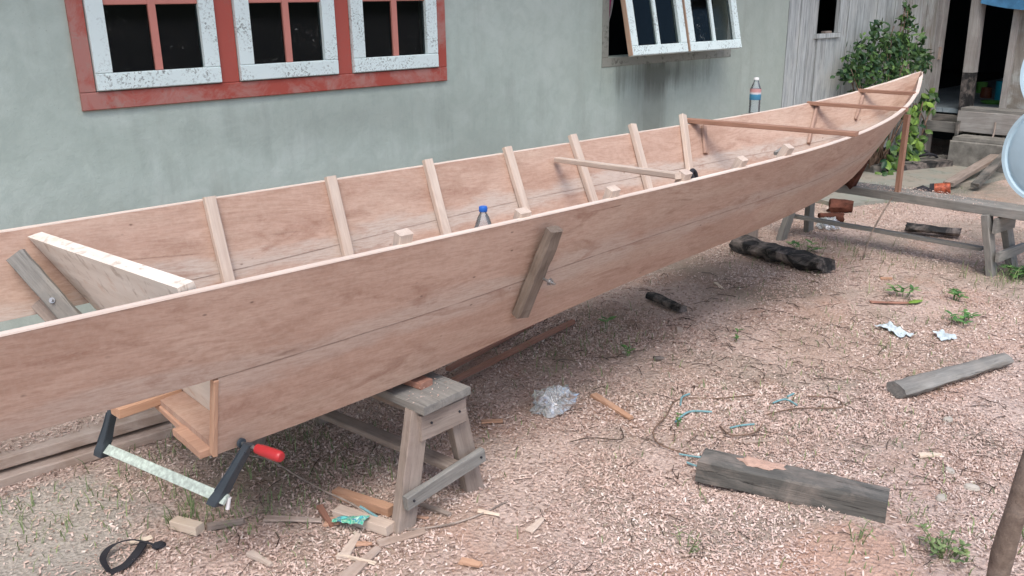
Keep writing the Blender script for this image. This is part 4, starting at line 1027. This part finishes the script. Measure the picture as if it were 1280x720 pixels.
# loose stick and bits in the boat
o = plank('loose_stick', (2.848, 2.945, .895), (2.605, 2.045, .972), .030, .024, M['pale'], c=.004); tag(o, 'pale loose stick lying across the boat from its far side to the near edge', 'stick')
o = tube('rubber_hose', curve([(2.735,2.07,.93), (2.735,2.085,.958), (2.755,2.095,.966), (2.775,2.095,.95), (2.785,2.09,.90)], 4), .009, M['rubber']); tag(o, 'short black hose loop hooked inside the near edge of the boat', 'hose')
o = plank('wood_offcut', (3.42,2.15,.945), (3.50,2.16,.958), .03, .016, M['grey']); tag(o, 'grey offcut wedged inside the near gunwale toward the bow', 'offcut', 'offcuts scattered on the shavings')
def bottle(loc, h, r, lab, capm, lbl=None):
    t = thing('plastic_bottle', loc, lab, 'bottle'); Mx = Matrix.Translation(loc)
    rk = .013
    lathe('bottle_body', [(r*.75,0), (r*.97,h*.02), (r,h*.06), (r,h*.22), (r*.96,h*.25), (r,h*.28), (r,h*.62), (r*.95,h*.70), (r*.55,h*.86), (rk,h*.92), (rk,h*.94)], Mx, M['pet'], t, 20)
    lathe('cap', [(rk+.003,h*.935), (rk+.004,h*.94), (rk+.004,h*.985), (rk+.002,h)], Mx, M[capm], t, 14)
    if lbl: lathe('label_band', [(r+.0008,h*lbl[0]), (r+.0008,h*lbl[1])], Mx, M['label'], t, 20, False)
    return t
bottle((2.118, 2.60, .535), .31, .042, 'clear water bottle with a blue cap standing inside the boat', 'cap')
bottle((5.10, 3.40, .865), .235, .036, 'clear bottle with a white cap and blue label standing just behind the boat', 'whitecap', (.40,.70))
o = plank('wooden_post', (5.10, 3.40, -.05), (5.10, 3.40, .863), .12, .12, M['old'], up=(0,1,0), rough=.003); tag(o, 'old square post behind the boat carrying the white-capped bottle', 'post')

# plastic bag, crumpled
def crumple(name, c, rx_, ry, rz_, mat, lab, cat, sub=28, amp=.45, parent=None):
    vs, fs = [], []; n1, n2 = sub, sub//2; sd = random.random()*90
    for j in range(n2+1):
        ph = math.pi*j/n2
        for i in range(n1):
            t = 2*math.pi*i/n1; d = V((math.cos(t)*math.sin(ph), math.sin(t)*math.sin(ph), math.cos(ph)))
            q = 1+amp*(noise.noise(d*2.1+V((sd,0,0)))+.6*abs(noise.noise(d*5+V((sd,3,0))))+.35*noise.noise(d*11+V((0,sd,0))))
            vs.append((d.x*rx_*q, d.y*ry*q, max(-rz_*.3, d.z*rz_*q)))
    for j in range(n2):
        for i in range(n1): a0 = j*n1+i; b0 = j*n1+(i+1)%n1; fs.append((a0, b0, b0+n1, a0+n1))
    return tag(mesh_obj(name, vs, fs, mat, parent, Matrix.Translation(V(c))), lab, cat)
crumple('plastic_bag', G(2.30,2.39,.03), .085, .065, .06, M['bag'], 'crumpled clear plastic bag lying in the open shavings', 'plastic bag', 48, .55)
crumple('plastic_bag', G(5.80,3.18,.03), .07, .07, .05, M['bag'], 'crumpled clear plastic bag in the shade under the bow rail', 'plastic bag', 36, .5)
M['dust'] = plain('pink_sawdust', (.50,.34,.27), .95, .1, .12, 0, 60)
crumple('sawdust_heap', (2.405,1.475,.074), .075, .03, .012, M['dust'], 'small heap of pink sawdust lying on top of the sooty beam', 'sawdust', 30, .45).rotation_euler.z = R(-66)
def paper(x, y, w, h, lab, sd):
    vs, fs = [], []; n = 14; rot = random.random()*3
    for i in range(n+1):
        for j in range(n+1):
            u, v_ = (i/n-.5)*w, (j/n-.5)*h; e = 1+.5*noise.noise(V((math.atan2(v_, u)*1.2, sd, 0)))
            k = V((u*18, v_*18, sd)); vs.append(G(x+(u*math.cos(rot)-v_*math.sin(rot))*e, y+(u*math.sin(rot)+v_*math.cos(rot))*e, .012+.030*abs(noise.noise(k))+.012*noise.noise(k*3)))
    for i in range(n):
        for j in range(n): a0 = i*(n+1)+j; fs.append((a0, a0+n+1, a0+n+2, a0+1))
    return tag(mesh_obj('paper_scrap', vs, fs, M['paper']), lab, 'paper scrap', 'torn paper scraps')
paper(4.115,1.85,.15,.09,'larger crumpled bluish-white paper scrap in the yard',3.3); paper(4.235,1.655,.10,.07,'smaller crumpled bluish-white paper scrap to the right of the larger',8.1)
# foil wrapper
vs, fs = [], []; n = 8
a_, b_ = V(G(1.175,2.235,.03)), V(G(1.235,2.135,.045)); dd = (b_-a_); sn = V((dd.y, -dd.x, 0)).normalized()*.05
for i in range(n+1):
    for j in range(5):
        p = a_+dd*(i/n)-sn*(j/4-.5)*(.6+.5*i/n); vs.append(p+V((0,0,.010*noise.noise(p*70)+.004*(j % 2))))
for i in range(n):
    for j in range(4): a0 = i*5+j; fs.append((a0, a0+5, a0+6, a0+1))
o = mesh_obj('foil_wrapper', vs, fs, M['wrap']); tag(o, 'crumpled green and blue foil wrapper lying on an offcut', 'wrapper')
# cord running across the shavings
o = tube('cord', curve([G(1.13,2.97,.01), G(1.22,2.80,.02), G(1.245,2.60,.018), G(1.243,2.42,.03), G(1.255,2.25,.045), G(1.30,2.09,.012), G(1.40,2.0,.01), G(1.52,1.96,.006), G(1.68,1.97,.004)], 6), .0032, M['wire']); tag(o, 'thin grey-brown cord curving over the offcuts past the near sawhorse', 'cord')
o = tube('twine', curve([G(1.262,2.215,.048), G(1.28,2.15,.032), G(1.295,2.105,.016)], 5), .0042, M['twine']); tag(o, 'blue twine wrapped round the grey cord near the sawhorse foot', 'twine', 'blue twine pieces')
# torn rubber strap
t = thing('rubber_strap', G(.62,2.52), 'torn black rubber strap loop lying at the bottom left', 'strap')
tube('band', curve([G(.555,2.465,.012), G(.56,2.54,.02), G(.60,2.585,.028), G(.655,2.575,.03), G(.69,2.53,.02), G(.705,2.50,.014)], 6), .01, M['rubber'], t, flat=(.020,.004), up=(.3,.3,.6))
tube('band', curve([G(.555,2.462,.01), G(.60,2.465,.012), G(.65,2.50,.018), G(.685,2.545,.02)], 6), .01, M['rubber'], t, flat=(.028,.005))
crumple('buckle', G(.712,2.495,.015), .02, .016, .01, M['rubber'], None, None, 14, .3, None)
bk = bpy.data.objects['buckle']; bk.parent = t; bk.matrix_local = W[t].inverted() @ W[bk]
# blue twine pieces and dry vine right of centre
tw = [([(2.56,1.97),(2.66,1.98),(2.73,1.92)],.0045,'blue twine piece, the long curved one beside the dry vine'), ([(2.68,2.04),(2.74,2.08),(2.79,2.08)],.004,'short straight blue twine piece above the long curved one'), ([(2.98,1.80),(3.04,1.78),(3.03,1.72)],.004,'blue twine piece farthest right toward the split log'), ([(2.67,1.79),(2.72,1.77),(2.76,1.74)],.004,'thin blue twine piece right of the long curved one'), ([(2.37,1.80),(2.41,1.74),(2.46,1.71)],.0035,'blue twine piece nearest the end of the sooty beam'), ([(2.34,1.74),(2.345,1.70),(2.36,1.67)],.004,'stubby blue twine piece touching the sooty beam'), ([(3.07,1.79),(3.12,1.79)],.004,'tiny blue twine bit beside the farthest curved piece')]
for pts, r, lab in tw:
    o = tube('twine', curve([G(x, y, .012) for x, y in pts], 6), r, M['twine']); tag(o, lab, 'twine', 'blue twine pieces')
o = tube('dry_vine', curve([G(2.40,1.78,.01), G(2.38,1.90,.012), G(2.44,1.98,.015), G(2.56,2.02,.014), G(2.72,2.08,.01), G(2.85,1.98,.01), G(3.0,1.90,.012)], 6), .0028, M['vine']); tag(o, 'brown dry vine arching beside the blue twine behind the sooty beam', 'vine')
o = tube('dry_vine', curve([G(2.86,1.76,.01), G(3.0,1.70,.014), G(3.16,1.60,.014), G(3.22,1.66,.012), G(3.15,1.75,.01)], 6), .0027, M['vine']); tag(o, 'pale dry vine curling toward the grey split log', 'vine')
o = tube('dry_vine', curve([G(2.66,1.83,.01), G(2.62,1.75,.02), G(2.70,1.70,.016), G(2.78,1.72,.01)], 6), .003, M['vine']); tag(o, 'short looped dry vine under the thin blue twine', 'vine')
o = tube('dry_stalk', curve([G(5.25,2.62,.0), (5.22,2.56,.2), (5.26,2.48,.42)], 5), .005, M['wire']); tag(o, 'thin straw-coloured stalk leaning on the grey bow sawhorse', 'stalk')
o = tube('fallen_twig', curve([G(2.13,2.13,.01), G(2.2,2.09,.02), G(2.30,2.02,.01), G(2.36,2.08,.012)], 5), .0022, M['twig']); tag(o, 'forked thin dark twig beside the orange-sided sliver', 'twig')
vs, fs, at = [], [], []
leaf(vs, fs, at, G(4.58,2.0,.015), (1,-.3,.05), (0,0,1), .11, .05, .9)
o = mesh_obj('fallen_leaf', vs, fs, M['vineleaf'], attr=at); tag(o, 'yellow-green fallen leaf beside the reddish strip in the yard', 'leaf')

# ------------------------------------------------------------------ camera, light
Fp, P, ROLL, YAW = 1105., R(18), math.atan2(50, 3390), R(49)
fh = V((math.cos(YAW), math.sin(YAW), 0)); r0 = V((math.sin(YAW), -math.cos(YAW), 0))
fw = fh*math.cos(P)+V((0,0,-math.sin(P))); u0 = fh*math.sin(P)+V((0,0,math.cos(P)))
c_, s_ = math.cos(ROLL), math.sin(ROLL); rr = r0*c_-u0*s_; uu = u0*c_+r0*s_
cam = bpy.data.cameras.new('camera'); cam.lens = Fp/1280*36; cam.sensor_width = 36; cam.clip_start = .05; cam.clip_end = 500
co_ = bpy.data.objects.new('camera', cam); C.objects.link(co_)
mt = Matrix((rr, uu, -fw)).transposed().to_4x4(); mt.translation = (0, 0, 1.6); co_.matrix_world = mt; S.camera = co_
EL, AZ = R(60), R(228)      # direction towards the sun (azimuth from +X, counter-clockwise)
sd = V((math.cos(EL)*math.cos(AZ), math.cos(EL)*math.sin(AZ), math.sin(EL)))
sl = bpy.data.lights.new('sun', 'SUN'); sl.energy = 1.0; sl.angle = R(28); sl.color = (1, .975, .94)
so = bpy.data.objects.new('sun', sl); C.objects.link(so); so.rotation_euler = sd.to_track_quat('Z', 'Y').to_euler()
w = bpy.data.worlds.new('World'); S.world = w; w.use_nodes = True; nt = w.node_tree
sky = nt.nodes.new('ShaderNodeTexSky'); sky.sky_type = 'NISHITA'; sky.sun_disc = False; sky.sun_elevation = EL; sky.sun_rotation = R(90)-AZ
sky.air_density = 1.; sky.dust_density = 3.5; sky.ozone_density = 1.
bg = nt.nodes['Background']; bg.inputs[1].default_value = .15; nt.links.new(sky.outputs[0], bg.inputs[0])
S.view_settings.view_transform = 'Standard'; S.view_settings.look = 'None'; S.view_settings.exposure = .80; S.view_settings.gamma = 1
S.render.engine = 'CYCLES'; S.cycles.max_bounces = 6; S.cycles.transparent_max_bounces = 12
S.render.resolution_x = 1024; S.render.resolution_y = 576
